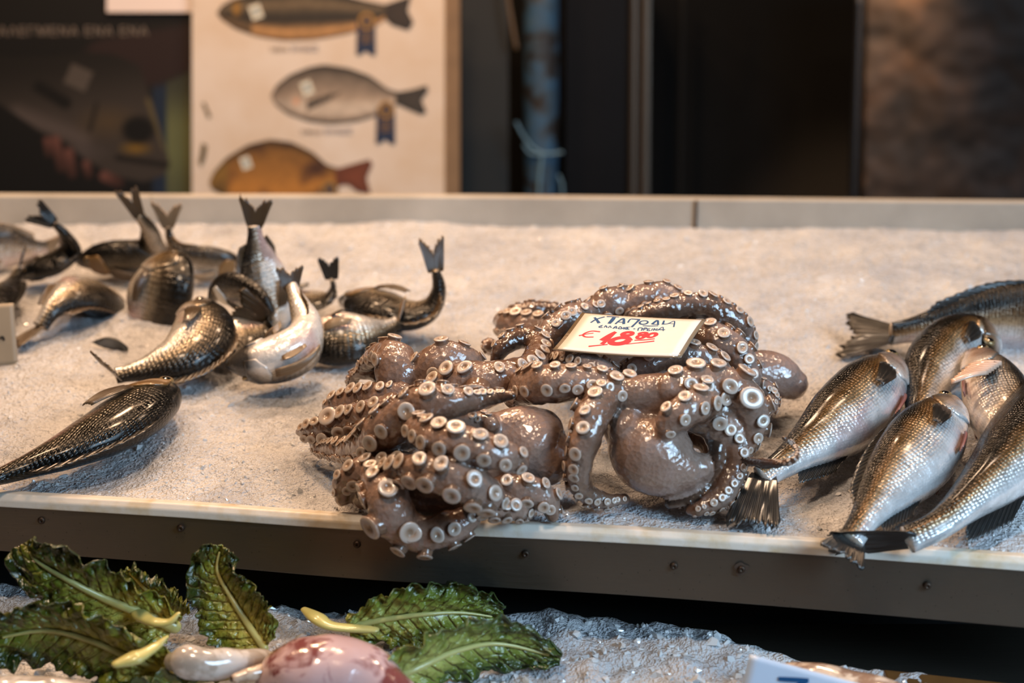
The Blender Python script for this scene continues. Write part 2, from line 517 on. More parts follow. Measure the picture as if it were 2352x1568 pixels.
PROF = {
    'bream': dict(t=[0, .03, .08, .16, .27, .4, .55, .7, .83, .93, 1.0],
                  d=[.012, .055, .105, .165, .205, .215, .19, .14, .085, .058, .056],
                  v=[.012, .045, .080, .125, .165, .19, .175, .125, .078, .054, .052],
                  w=[.012, .030, .050, .072, .088, .09, .080, .062, .044, .032, .022]),
    'bass': dict(t=[0, .03, .08, .16, .27, .4, .55, .7, .83, .93, 1.0],
                 d=[.010, .028, .052, .085, .118, .130, .122, .092, .062, .046, .044],
                 v=[.010, .030, .056, .088, .118, .138, .134, .098, .060, .043, .041],
                 w=[.010, .030, .050, .068, .080, .086, .080, .058, .038, .024, .016])}
NR, NSG = 110, 44


class Fish:
    """one fish along a curved spine, snout first; dorsal = which way its back faces at each spine point"""
    def __init__(s, kind, label, spine, dorsal, skin, group, deep=1.0, wide=1.0, tail=None, fins='dapv', gill=None, finmat=FIN, tailmat=None, pel=None, pec=None, eye=True, loose=None, twist=None, ln=None, name=None, dp=None):
        s.kind = kind
        pts = np.array([W(*p) for p in spine])
        s.c, s.L = spline(pts, NR)
        if ln: s.L = ln
        s.t = np.linspace(0, 1, NR)
        tg = tangents(s.c)
        D = np.array([dorsal] if not isinstance(dorsal, list) else dorsal)
        k = np.linspace(0, len(D) - 1, NR)
        s.T = tg; s.D = np.empty_like(tg); s.S = np.empty_like(tg)
        for i in range(NR):
            a = int(min(k[i], len(D) - 1)); b = min(a + 1, len(D) - 1)
            d = D[a] * (1 - (k[i] - a)) + D[b] * (k[i] - a)
            d = nrm(d - tg[i] * np.dot(d, tg[i]))
            s.D[i] = d; s.S[i] = np.cross(tg[i], d)
        if dp: deep = dp * mpp(s.c[NR // 2]) / ((.213 if kind == 'bream' else .134) * s.L)
        p = PROF[kind]
        from_ = lambda key, m: np.interp(s.t, *smooth_prof(p['t'], p[key])) * s.L * m
        s.hd, s.hv, s.w = from_('d', deep), from_('v', deep), from_('w', wide)
        base = s.c[NR // 2].copy()
        base -= EN * np.dot(base - ORG, EN)
        s.root = empty(name or ('sea_bream' if kind == 'bream' else 'sea_bass'), base, label, 'fish', group)
        s.body(skin)
        tm = tailmat or finmat
        if tail: s.tail(tm, **tail)
        if 'd' in fins: s.ridge('dorsal_fin', .30, .84, 1, .085 if kind == 'bream' else .06, finmat)
        if 'a' in fins: s.ridge('anal_fin', .64, .85, -1, .07 if kind == 'bream' else .075, finmat)
        if 'p' in fins:
            for sd in (-1, 1): s.pectoral(sd, pec or finmat)
        if 'v' in fins:
            for sd in (-1, 1): s.pelvic(sd, pel or finmat)
        if 'n' not in fins:
            for sd in (-1, 1): s.gill(sd, gill or skin)
        if eye:
            for sd in (-1, 1): s.eye(sd)

    def at(s, t, phi, off=0.0):
        """surface point: phi 0 back, pi belly, sign of sin = side"""
        i = t * (NR - 1); a = int(min(max(i, 0), NR - 2)); f = i - a
        g = lambda A: A[a] * (1 - f) + A[a + 1] * f
        c, D, S = g(s.c), nrm(g(s.D)), nrm(g(s.S))
        cs, sn = math.cos(phi), math.sin(phi)
        h = g(s.hd) if cs > 0 else g(s.hv)
        return c + D * (math.copysign(abs(cs) ** .95, cs) * (h + off)) + S * (math.copysign(abs(sn) ** .88, sn) * (g(s.w) + off))

    def body(s, skin):
        v, ts, sc = [], [], []
        for i, t in enumerate(s.t):
            per = math.pi * (s.hd[i] + s.hv[i] + 2 * s.w[i]) / 2
            for j in range(NSG):
                ph = 2 * math.pi * j / NSG
                cs = math.cos(ph)
                off = 0.0
                if t < .085: off -= .006 * s.L * math.exp(-((cs + .28) / .10) ** 2) * min(1, (.085 - t) / .03)
                off += s.L * .0016 * noise.noise(Vector((t * 14, cs * 4 + s.L * 90, math.sin(ph) * 4)))
                v.append(s.at(t, ph, off))
        f, uvt, uvs = [], [], []
        for i in range(NR - 1):
            for j in range(NSG):
                a, b = i * NSG + j, i * NSG + (j + 1) % NSG
                f.append((a, b, b + NSG, a + NSG))
                for ii, jj in ((i, j), (i, j + 1), (i + 1, j + 1), (i + 1, j)):
                    ph = 2 * math.pi * jj / NSG
                    uvt.append((s.t[ii], .5 + .5 * math.cos(ph)))
                    uvs.append((s.t[ii] * s.L, (ph - math.pi) * (s.hd[ii] + s.hv[ii]) * .5 * 1.05))
        for ring, k, sg in ((range(NSG), 0, -1), (range((NR - 1) * NSG, NR * NSG), NR - 1, 1)):
            o = len(v); v.append(s.c[k] + s.T[k] * sg * s.L * .006)
            R = list(ring)
            for j in range(NSG):
                q = (R[j], R[(j + 1) % NSG], o)
                f.append(q if sg > 0 else q[::-1])
                for _ in range(3): uvt.append((s.t[k], .5)); uvs.append((s.t[k] * s.L, 0))
        s.bo = mesh('body', v, f, skin, s.root, True, uvs={'ts': np.array(uvt), 'sc': np.array(uvs)})

    def sheet(s, name, P, mat, th=.0008):
        """fin from rows of points P[root..tip][ray]"""
        P = np.array(P); a, b = P.shape[:2]
        uv = [(j / (b - 1), i / (a - 1)) for i in range(a) for j in range(b)]
        o = mesh(name, P.reshape(-1, 3), grid_faces(a, b), mat, s.root, True, uvs={'ray': uv})
        return solid(o, th)

    def tail(s, mat, to=None, axis=None, spread=.34, fork=.36, curl=0.0, twist=0.0, size=1.0):
        k = NR - 1
        c, d = s.c[k], s.T[k]
        ln = .2 * s.L * size
        if to is not None:
            q = W(*to); ln = np.linalg.norm(q - c); d = nrm(q - c)
        ax = nrm((axis if axis is not None else s.D[k]) - d * np.dot(axis if axis is not None else s.D[k], d))
        sd = np.cross(d, ax)
        cols, rows = 31, 9
        P = []
        r0 = (s.hd[k] + s.hv[k]) * .5
        seed = ln * 1000
        for i in range(rows):
            u = i / (rows - 1); row = []
            for j in range(cols):
                q = 2 * j / (cols - 1) - 1
                l = ln * (1 - fork * (1 - abs(q)) ** 1.9) * (1 + .13 * noise.noise(Vector((q * 8, seed, 1))) * u - (.07 * u if j % 5 == 0 else 0) - (.05 * u if j % 3 == 0 else 0))
                wq = r0 * .96 + ln * math.tan(spread) * (.62 * u ** .62 + .25 * u * u)
                p = c - d * s.L * .018 + ax * q * wq + d * l * u * (1 - .06 * q * q)
                wv = curl * u * u * ln + .035 * ln * u * noise.noise(Vector((q * 3, u * 2, seed))) + .0006 * (1 if j % 2 else -1) * u + twist * q * u * ln * .4
                row.append(p + sd * wv)
            P.append(row)
        s.sheet('tail_fin', P, mat, .0011)

    def ridge(s, name, t0, t1, sg, h, mat, lean=1.25):
        cols, rows = 27, 5; P = []
        for i in range(rows):
            u = i / (rows - 1); row = []
            for j in range(cols):
                q = j / (cols - 1); t = t0 + (t1 - t0) * q
                k = int(t * (NR - 1))
                b = s.at(t, 0 if sg > 0 else math.pi, -.0025)
                hh = h * s.L * min(1, q * 7 + .15, (1 - q) * 4 + .25) * (1 + (.05 if j % 2 else -.03) * u)
                row.append(b + (s.D[k] * sg * (1 - lean * .55) + s.T[k] * lean) * hh * u + s.S[k] * .0006 * (1 if j % 2 else -1))
            P.append(row)
        s.sheet(name, P, mat)

    def pectoral(s, sd, mat, t0=.285):
        ph = sd * math.radians(104 if s.kind == 'bream' else 88); n_ = (.21 if s.kind == 'bream' else .15) * s.L
        cols, rows = 9, 10; P = []
        k = int(t0 * (NR - 1))
        for i in range(rows):
            u = i / (rows - 1); row = []
            wd = n_ * (.085 + .20 * math.sin(math.pi * min(1, u * .85 + .1)) ** .8 * (1 - .75 * u))
            for j in range(cols):
                q = 2 * j / (cols - 1) - 1
                t = t0 + u * n_ / s.L
                pp = s.at(min(t, .98), ph, .0016 + .007 * u * (1 - u) + .004 * u)
                row.append(pp + s.D[k] * (q * wd - u * n_ * .10) + s.S[k] * sd * (.0005 * (1 if j % 2 else -1) + .0015 * (1 - q * q)))
            P.append(row)
        s.sheet('pectoral_fin', P, mat)

    def pelvic(s, sd, mat, t0=.33):
        n_ = .12 * s.L; cols, rows = 7, 8; P = []
        k = int(t0 * (NR - 1))
        for i in range(rows):
            u = i / (rows - 1); row = []
            wd = n_ * (.07 + .17 * math.sin(math.pi * min(1, u * .8 + .1)) * (1 - .5 * u))
            for j in range(cols):
                q = 2 * j / (cols - 1) - 1
                pp = s.at(min(t0 + u * n_ / s.L, .98), sd * math.radians(136), .0012 + .006 * u)
                row.append(pp + s.S[k] * sd * (q * wd) + s.D[k] * .0005 * (1 if j % 2 else -1))
            P.append(row)
        s.sheet('pelvic_fin', P, mat)

    def gill(s, sd, mat):
        cols, rows = 22, 26; v, ts, sc = [], [], []
        for i in range(rows):
            ph = math.radians(48 + 104 * i / (rows - 1))
            cs = math.cos(ph)
            te = .268 - .075 * ((cs + .12) / .8) ** 2 + .012 * noise.noise(Vector((cs * 4, s.L * 77, sd)))
            for j in range(cols):
                u = j / (cols - 1)
                t = .13 + (te - .13) * u
                edge = 1 - u ** 10
                lift = s.L * (.005 * u ** 1.5 * (.5 + .5 * edge)) * math.sin(math.pi * min(1, max(0, i / (rows - 1)))) ** .35
                v.append(s.at(t, sd * ph, lift - (.002 if u == 0 else 0) - (.004 * s.L if j == cols - 1 else 0)))
                ts.append((t, .5 + .5 * cs)); sc.append((t * s.L, ph * .03))
        f = grid_faces(rows, cols)
        if sd < 0: f = [q[::-1] for q in f]
        solid(mesh('gill_cover', v, f, mat, s.root, True, uvs={'ts': ts, 'sc': sc}), .0012, -1)

    def eye(s, sd):
        t = .125 if s.kind == 'bream' else .105
        ph = sd * math.radians(62 if s.kind == 'bream' else 58)
        p = s.at(t, ph); k = int(t * (NR - 1))
        q = s.at(t, ph, .01); n_ = nrm(q - p); n_ = nrm(n_ + s.S[k] * sd * .8)
        r = .030 * s.L if s.kind == 'bream' else .022 * s.L
        u = nrm(s.T[k] - n_ * np.dot(s.T[k], n_)); w = np.cross(n_, u)
        prof = [(1.0, -.25), (1.0, .08), (.92, .2), (.72, .3), (.58, .34), (.4, .42), (.2, .47), (0.001, .48)]
        v = [p + n_ * z * r + r * a * (math.cos(x) * u + math.sin(x) * w) for a, z in prof for x in np.linspace(0, 2 * math.pi, 20, endpoint=False)]
        f = grid_faces(len(prof), 20, True)
        eb = mesh('eye', v[:100], f[:80], EYER, s.root, True)
        mesh('pupil', v[80:], grid_faces(4, 20, True), EYEB, eb, True)


def smooth_prof(t, y):
    T = np.linspace(0, 1, 200)
    q, _ = spline(np.c_[np.array(t) * 0 + np.arange(len(t)), np.zeros(len(t)), np.zeros(len(t)), t, y], 400)
    return np.maximum.accumulate(q[:, 3]), q[:, 4]


BG = 'sea bream stuck in the ice at the left'
SG = 'sea bass laid on the ice at the right'
# --- the sea bream
Fish('bream', 'dark glossy sea bream lying alone nearest the front lip, tail off the left edge',
     [(385, 884, 2.6), (335, 928, 3.0), (255, 984, 2.8), (150, 1036, 2.4), (55, 1074, 2.0), (-30, 1104, 1.8)], V(.72, .66, .16), BREAMD, BG, dp=92,
     tail=dict(to=(-150, 1140, 2.0)), gill=GOLD, finmat=FIND, pec=FIN, fins='dap')
Fish('bream', 'bronze scaly sea bream with upturned tail tip, resting behind the glossy foremost bream',
     [(424, 704, 4.6), (452, 728, 4.6), (462, 768, 4.2), (420, 812, 3.4), (340, 845, 2.6), (266, 862, 2.2)], [I(.85, .15, .3), I(.75, -.5, .35), I(.55, -.75, .3)], BREAM, BG, wide=1.15, dp=78,
     tail=dict(to=(221, 832, 4.6), axis=V(.3, .9, .2), spread=.34, curl=.1), finmat=FIN, fins='dp')
Fish('bream', 'pale bellied sea bream bent double, dark mouth low and ragged tail straight up',
     [(518, 836, 3.2), (560, 832, 3.4), (628, 824, 3.6), (688, 798, 4.2), (704, 750, 5.4), (689, 703, 6.8), (668, 658, 8.0)],
     [I(-.2, -.6, -.8), I(.2, -.6, -.8), I(-.7, -.1, -.5)], BREAMH, BG, wide=1.5, dp=66, pec=FINT, pel=FINT,
     tail=dict(to=(664, 602, 10.2), axis=V(1, .1, .1), spread=.34, fork=.4), finmat=FIN, gill=None)
Fish('bream', 'golden grainy sea bream on its back between the bent bream and the octopus',
     [(680, 772, 2.6), (745, 774, 2.8), (815, 772, 2.9), (875, 758, 2.8), (914, 740, 3.0)], I(.1, -.85, .3), BREAM, BG, wide=1.25, dp=68,
     tail=dict(to=(926, 682, 5.0), axis=V(.1, 1, .2), spread=.22, curl=.05), finmat=FINT, fins='pv')
Fish('bream', 'sea bream with orange gill whose dark tail curls highest beside the bare ice',
     [(778, 688, 2.4), (822, 692, 2.6), (880, 708, 2.8), (940, 724, 2.6), (988, 708, 3.4), (1008, 665, 5.4), (1000, 618, 7.6)], V(.1, 1, .1), BREAM, BG, dp=72, wide=1.15,
     tail=dict(to=(988, 534, 11.0), axis=V(1, .2, -.2), spread=.16, fork=.5), gill=GOLD, finmat=FIN, fins='dp')
Fish('bream', 'small sea bream with short dark tail raised, behind the golden grainy bream',
     [(610, 695, 2.2), (655, 690, 2.4), (705, 692, 2.4), (748, 686, 2.8), (765, 662, 3.8), (761, 638, 5.0)], V(.1, 1, .0), BREAM, BG, dp=62,
     tail=dict(to=(752, 584, 7.6), axis=V(1, .1, -.2), spread=.18, fork=.4), finmat=FIND)
Fish('bream', 'silver sea bream planted head down with its tail standing tallest and widest',
     [(640, 775, -.5), (628, 718, 2.2), (612, 655, 5.0), (596, 596, 7.6), (588, 552, 9.8), (585, 518, 11.4)], I(-.85, .0, .45), BREAMP, BG, wide=1.25, dp=66,
     tail=dict(to=(588, 446, 14.6), axis=V(1, .05, .1), spread=.34, fork=.42), finmat=FIN)
Fish('bream', 'sea bream showing black head and white gill cover before the tallest tail',
     [(478, 686, 4.2), (508, 672, 4.8), (556, 668, 5.4), (600, 684, 5.2), (622, 712, 4.2), (630, 738, 3.0)], I(-.3, .6, .4), BREAMP, BG, dp=50, wide=1.2, finmat=FIND, fins='ap', gill=GILLW)
Fish('bream', 'sea bream with broad ragged tail fanned left, squeezed behind the bronze scaly bream',
     [(465, 800, 1.6), (510, 780, 2.2), (565, 768, 2.6), (610, 752, 3.0), (612, 726, 4.0)], I(.3, -.7, .6), BREAM, BG, dp=64,
     tail=dict(to=(530, 692, 5.6), axis=V(.5, .3, .9), spread=.44, fork=.25), finmat=FIN, fins='d')
Fish('bream', 'plump bronze sea bream sunk tail first in ice, behind the low ice ridge',
     [(388, 580, 6.2), (380, 612, 5.4), (366, 662, 3.6), (352, 722, 1.0), (340, 780, -1.6), (330, 830, -4.0)], I(.95, .05, .35), BREAM, BG, wide=1.5, dp=86, finmat=FIN, fins='p')
Fish('bream', 'dark sea bream with round dark eye facing left and forked tail raised',
     [(176, 604, 2.0), (210, 598, 2.4), (262, 596, 2.6), (318, 592, 2.8), (352, 568, 4.0), (343, 530, 6.4), (318, 494, 8.6)], I(-.1, .7, .6), BREAMD, BG, dp=50, wide=1.1,
     tail=dict(to=(284, 424, 12.2), axis=V(.9, .1, .5), spread=.20, fork=.5), gill=GOLD, finmat=FIN, fins='dp')
Fish('bream', 'light tan sea bream facing right, pale blurred tail behind the dark forked one',
     [(562, 612, 1.6), (520, 610, 2.0), (462, 604, 2.4), (415, 588, 3.2), (392, 552, 4.6), (385, 522, 6.0)], I(.1, .7, .5), BREAMP, BG, dp=46, wide=1.1,
     tail=dict(to=(382, 458, 9.2), axis=V(1, .1, .1), spread=.40, fork=.5), finmat=FINT, fins='dp', gill=GOLD)
Fish('bream', 'black backed sea bream with notched tail bent left, in the rear left corner',
     [(40, 640, 1.4), (78, 620, 2.2), (128, 602, 3.0), (160, 574, 4.2), (148, 538, 6.4), (122, 512, 7.8)], V(.5, .75, .2), BREAMD, BG, dp=54, wide=1.2,
     tail=dict(to=(66, 476, 9.6), axis=V(-.4, .1, .9), spread=.36, fork=.45), finmat=FIND, fins='d')
Fish('bream', 'pinkish sea bream lying flat at the left edge in the rear row',
     [(-110, 590, 2.0), (-60, 580, 2.6), (-10, 572, 2.8), (50, 572, 2.4), (108, 568, 2.0)], I(.0, .9, .3), BREAMP, BG, dp=60,
     tail=dict(to=(150, 566, 2.0)), finmat=FINT, fins='dap', gill=BRUISE)
Fish('bream', 'mottled silver sea bream buried to the gills with its tail slanting down left',
     [(270, 730, -2.6), (222, 690, 1.2), (172, 676, 3.4), (124, 706, 3.2), (92, 750, 1.8)], I(.78, -.5, .2), BREAM, BG, wide=1.2, dp=74,
     tail=dict(to=(18, 800, .6), axis=V(.3, .9, .1), spread=.24, fork=.25), finmat=FIN, fins='ad')
Fish('bream', 'dark sea bream cut by the left edge with thin tail pointing up right',
     [(-90, 770, 2.0), (-50, 730, 2.4), (-8, 690, 2.5), (25, 652, 2.5), (42, 622, 3.0)], V(.7, .5, .1), BREAMD, BG, dp=56,
     tail=dict(to=(58, 566, 5.0), axis=V(.2, .9, .2), spread=.2), finmat=FIND, fins='d')
# a dark fin tip poking out of the ice
mb = []
c0, c1 = W(294, 806, .2), W(212, 786, 1.0)
for i in range(7):
    u = i / 6
    mb.append([c0 + (c1 - c0) * u + EN * (.009 * math.sin(math.pi * min(1, u * .9 + .1)) * q + .001) + EY * .002 * math.sin(u * 5) for q in np.linspace(-.45, 1, 7)])
P = np.array(mb)
o = mesh('fish_fin', P.reshape(-1, 3), grid_faces(7, 7), FIND, None, True, uvs={'ray': [(j / 6, i / 6) for i in range(7) for j in range(7)]})
solid(o, .0015)
tag(o, 'small dark fin tip poking out of bare ice left of the bronze scaly bream', 'fin')

# --- the sea bass
Fish('bass', 'bronze sea bass with black tail hanging down beside octopus, thin tentacle across it',
     [(2062, 830, 3.6), (2032, 862, 3.8), (1975, 922, 3.9), (1900, 990, 3.4), (1820, 1052, 2.9), (1752, 1096, 2.6)], I(-.68, .66, -.22), BASS, SG, wide=1.15, dp=88,
     tail=dict(to=(1722, 1210, 1.3), axis=V(-1, .1, -.1), spread=.2, fork=.12, curl=.08), finmat=FIND, pel=FINP, pec=FIND, gill=BASSB, fins='apv')
Fish('bass', 'middle sea bass with pale belly, black side fin and red pelvic fin, pointing away',
     [(2190, 922, 3.8), (2164, 962, 3.9), (2104, 1040, 3.8), (2040, 1118, 3.1), (1985, 1195, 2.4), (1955, 1240, 1.8)], I(-.84, .42, -.14), BASS, SG, wide=1.15, dp=92,
     tail=dict(to=(1925, 1292, .9), axis=V(-1, .1, .2), spread=.4, fork=.2), finmat=FIND, pel=FINP, pec=FIND)
Fish('bass', 'sea bass cut by the right edge whose black tail lies on the front lip',
     [(2500, 840, 3.4), (2445, 900, 3.8), (2360, 1010, 4.0), (2265, 1112, 3.6), (2165, 1200, 2.6), (2085, 1240, 1.8)], I(-.60, .78, -.08), BASS, SG, wide=1.1, dp=96,
     tail=dict(to=(1880, 1240, .9), axis=V(.0, .5, .8), spread=.15, fork=.1, curl=-.06), finmat=FIND, pec=FIND, fins='apv')
Fish('bass', 'rearmost sea bass lying flat across, its spread dark tail on bare ice',
     [(2620, 745, 2.6), (2540, 738, 3.0), (2420, 728, 3.2), (2290, 728, 3.0), (2150, 748, 2.6), (2045, 768, 2.2)], I(-.1, .82, .5), BASS, SG, dp=92,
     tail=dict(to=(1915, 770, 1.4), axis=V(-.1, -.95, .2), spread=.48, fork=.3), finmat=FIND, pec=FIND)
Fish('bass', 'arched sea bass with dark oval side fin, tucked before the rearmost bass',
     [(2272, 858, 2.4), (2262, 812, 3.4), (2232, 776, 4.0), (2182, 796, 4.2), (2138, 848, 3.8), (2116, 920, 2.8), (2100, 1000, 1.8)], [I(-.8, .5, .3), I(-.75, .6, .2), I(-.95, .1, .3)], BASS, SG, wide=1.1, dp=72,
     finmat=FIND, pel=FINP, pec=FIND, fins='apv')
r3 = Fish('bass', 'pink bellied sea bass turned belly out with frilled open gill, near the right edge',
     [(2228, 812, 4.2), (2258, 848, 4.2), (2288, 905, 3.8), (2318, 975, 3.2), (2345, 1050, 2.6), (2370, 1120, 2.0)], I(.8, .45, -.25), BASSB, SG, wide=1.2, dp=80,
     finmat=FIND, pel=FINP, pec=FIND, fins='pv')
# frilled gill: several overlapping curved lamellae at the open gill cover
for k in range(6):
    a = W(2184 + 8 * k, 872 - 7 * k, 7.4 - .2 * k); b = W(2270 + 6 * k, 850 - 4 * k, 7.8 - .2 * k)
    P = []
    for i in range(10):
        u = i / 9; c = a + (b - a) * u
        P.append([c + (-EY * .6 + EN * .2) * .012 * q * math.sin(math.pi * (.15 + .8 * u)) + EN * (.0025 * math.sin(math.pi * u) - .004 * q * q) for q in np.linspace(-.2, 1, 6)])
    P = np.array(P)
    solid(mesh('gill_filament', P.reshape(-1, 3), grid_faces(10, 6), GILLP, r3.root, True), .0012)
# ------------------------------------------------------------------ octopuses
def octopus_material(name, dark, mid, pale):
    n = NT(name)
    ob = n.obj()
    tone = n.attr('tone')
    f = n.math('ADD', tone, n.math('MULTIPLY', n.math('SUBTRACT', n.noise(30, ob, 5), .5), .55))
    col = n.ramp(f, [(.0, dark), (.3, mid), (.62, pale), (.95, lin(164, 144, 140))])
    fine = n.ramp(n.voro(420, ob), [(.1, (.72,) * 3), (.4, (1.0,) * 3)])
    col = n.mix(.5, col, fine, 'MULTIPLY')
    h = n.math('ADD', n.math('MULTIPLY', n.noise(120, ob, 4), 1.0), n.math('MULTIPLY', n.voro(260, ob), .7))
    return n.set(base=col, rough=n.ramp(n.noise(60, ob, 2), [(.35, (.12,) * 3), (.65, (.26,) * 3)]), spec=.6, coat=.7, coatr=.07, normal=n.bump(h, .45, .0020), sss=.08, ssss=.004, sssr=(1, .5, .35))
SKIN = octopus_material('octopus_skin', lin(46, 32, 25), lin(104, 77, 61), lin(146, 120, 106))
SKIND = octopus_material('octopus_skin_dark', lin(38, 28, 22), lin(84, 64, 52), lin(138, 116, 106))
CUPS = plain('sucker_stalk', lin(116, 88, 70), .18, var=.2, scale=200, coat=.6, spec=.6)
def cup_material():
    n = NT('sucker_disc')
    r = n.attr('rad')
    col = n.ramp(r, [(.0, lin(150, 122, 98)), (.30, lin(156, 128, 106)), (.5, lin(174, 154, 138)), (.9, lin(196, 184, 174)), (1.0, lin(156, 134, 118))])
    return n.set(base=col, rough=.2, spec=.6, coat=.6, coatr=.08, sss=.1, ssss=.002, sssr=(1, .6, .5), normal=n.bump(n.noise(700), .12, .0004))
CUP = cup_material()

# one sucker: flared stalk, rolled rim, dished disc, central hole
SP = [(.98, -.6), (.90, -.1), (.88, .14), (.96, .26), (1.0, .37), (.98, .47), (.88, .55), (.68, .58), (.48, .55), (.34, .51), (.26, .46), (.18, .38), (.0, .35)]
def sucker_mesh(seed, squash=1.0):
    r_ = np.random.default_rng(seed); seg = 22
    v, rad = [], []
    wob = r_.normal(0, .035, 4)
    for a, z in SP:
        for x in np.linspace(0, 2 * math.pi, seg, endpoint=False):
            k = 1 + wob[0] * math.sin(2 * x) + wob[1] * math.cos(2 * x) + wob[2] * math.sin(3 * x) * .6
            v.append((a * k * math.cos(x), a * k * math.sin(x) * squash, z + .05 * wob[3] * math.cos(x) * 8 * a)); rad.append(a)
    f = grid_faces(len(SP), seg, True)
    o = mesh('sucker', v, f, [CUPS, CUP], None, True, fm=[0] * (seg * 4) + [1] * (len(f) - seg * 4), attrs={'rad': rad})
    me = o.data; bpy.data.objects.remove(o)
    return me
CUPM = [sucker_mesh(1), sucker_mesh(2), sucker_mesh(3, .9), sucker_mesh(4, .8)]

OCT = []


def octopus(label, skin, mantle, arms, seed, webs=(), voxel=.00145, smooth=7):
    """mantle and webs: thick tubes; arms: dict(p=[(px,py,h,rpx)], o=oral direction(s), k=sucker size, rows)"""
    V_, F_, smp = [], [], []
    def addt(pts, rad, seg=18):
        v, f = tube(pts, rad, seg)
        o = sum(len(q) for q in V_)
        V_.append(v); F_.extend(tuple(i + o for i in q) for q in f)
    def conv(P):
        Q = np.array([W(a, b, h) for a, b, h, r in P])
        R = np.array([r * mpp(q) for q, (_, _, _, r) in zip(Q, P)])
        return np.c_[Q, R]
    for P in mantle:
        C, ln = spline(conv(P), 40); addt(C[:, :3], C[:, 3], 28)
        smp += [(c[:3], None, c[3], .62 if P is mantle[0] else .5, 0) for c in C]
    for P in webs:
        C, ln = spline(conv(P), 24); addt(C[:, :3], C[:, 3], 20)
        smp += [(c[:3], None, c[3], .45, 0) for c in C]
    info = []
    for a in arms:
        C0 = conv(a['p']); n = max(16, int(sum(np.linalg.norm(np.diff(C0[:, :3], axis=0), axis=1)) / .0035))
        C, ln = spline(C0, n); C[:, 3] = np.maximum(C[:, 3], .0022)
        for i in range(n): C[i, 3] *= 1 + .06 * noise.noise(Vector((i * .35, seed, len(info))))
        T = tangents(C[:, :3])
        O = a['o'] if isinstance(a['o'], list) else [a['o']]
        kk = np.linspace(0, len(O) - 1, n); od = []
        for i in range(n):
            x = int(min(kk[i], len(O) - 1)); y = min(x + 1, len(O) - 1); d = O[x] * (1 - kk[i] + x) + O[y] * (kk[i] - x)
            od.append(nrm(d - T[i] * np.dot(d, T[i])))
        od = np.array(od)
        addt(C[:, :3], C[:, 3])
        # the swelling each sucker sits on
        k_ = a.get('k', .43); s_ = ln * a.get('from', .04); rw = 0; r_ = random.Random(seed * 100 + len(info)); plist = []
        while s_ < ln * a.get('to', .99):
            i = min(n - 1, int(s_ / ln * (n - 1))); r = C[i, 3]; rs = max(.0013, r * k_ * 1.0) * r_.uniform(.86, 1.14)
            big = a.get('big')
            if big and abs(s_ / ln - big[0]) < rs * .75 / ln and rw == big[1]: rs *= big[2]
            al = math.radians(a.get('spread', 33)) * (rw * 2 - 1) + r_.uniform(-.09, .09)
            d = od[i] * math.cos(al) + np.cross(T[i], od[i]) * math.sin(al)
            plist.append((i, d, rs))
            if r > .0045:
                pv, pf = tube([C[i, :3] + d * (r - rs * 1.5), C[i, :3] + d * (r - rs * .78)], [rs * 1.0, rs * .95], 10)
                o = sum(len(q) for q in V_); V_.append(pv); F_.extend(tuple(j + o for j in q) for q in pf)
            s_ += rs * 1.09; rw = 1 - rw
        a['_s'] = plist
        tipn = C[:, 3] / max(C[:, 3].max(), 1e-6)
        smp += [(C[i, :3], od[i], C[i, 3], .34, 1 - tipn[i]) for i in range(n)]
        info.append((C, T, od, ln, a))
    me = bpy.data.meshes.new('body'); me.from_pydata(np.vstack(V_).tolist(), [], F_)
    ob = bpy.data.objects.new('tmp', me); COL.objects.link(ob)
    m = ob.modifiers.new('r', 'REMESH'); m.mode = 'VOXEL'; m.voxel_size = voxel
    m = ob.modifiers.new('s', 'SMOOTH'); m.factor = .5; m.iterations = smooth
    dg = bpy.context.evaluated_depsgraph_get(); dg.update()
    ev = bpy.data.meshes.new_from_object(ob.evaluated_get(dg))
    bpy.data.objects.remove(ob)
    nv = len(ev.vertices); co = np.empty(nv * 3); ev.vertices.foreach_get('co', co); co = co.reshape(-1, 3)
    no = np.empty(nv * 3); ev.vertices.foreach_get('normal', no); no = no.reshape(-1, 3)
    # surface tone: pale on the sucker side, dark on the back and toward the tips; soft skin folds
    cs = np.array([x[0] for x in smp]); rs = np.array([x[2] for x in smp]); tn = np.array([x[3] for x in smp]); tp = np.array([x[4] for x in smp])
    os_ = np.array([x[1] if x[1] is not None else (0, 0, 0) for x in smp])
    tone = np.empty(nv); disp = np.empty(nv); amp = np.empty(nv)
    isarm = np.array([0.75 if x[1] is not None else .28 for x in smp])
    for a in range(0, nv, 4000):
        d = np.linalg.norm(co[a:a + 4000, None, :] - cs[None], axis=2) - rs[None]
        i = d.argmin(1); amp[a:a + 4000] = isarm[i]
        u = co[a:a + 4000] - cs[i]; u /= np.linalg.norm(u, axis=1, keepdims=True) + 1e-9
        tone[a:a + 4000] = tn[i] + .26 * (u * os_[i]).sum(1) - .12 * tp[i] - .42 * tp[i] ** 3
    for i in range(nv):
        p = Vector(co[i])
        disp[i] = amp[i] * .0019 * noise.noise(p * 80 + Vector((seed, 0, 0))) + amp[i] * .0008 * noise.noise(p * 210)
    co2 = co + no * disp[:, None]
    ev.vertices.foreach_set('co', co2.ravel()); ev.update()
    ev.materials.clear(); ev.materials.append(skin)
    ev.attributes.new('tone', 'FLOAT', 'POINT').data.foreach_set('value', tone.astype(np.float32))
    ev.polygons.foreach_set('use_smooth', np.ones(len(ev.polygons), bool)); ev.name = 'body'
    base = cs.mean(0); base = base - EN * np.dot(base - ORG, EN)
    root = empty('octopus', base, label, 'octopus', 'octopuses heaped on the ice')
    link('body', ev, root)
    fcs = [tuple(p.vertices) for p in ev.polygons]
    OCT.append((root, BVHTree.FromPolygons(co2.tolist(), fcs), info, seed))
    return root


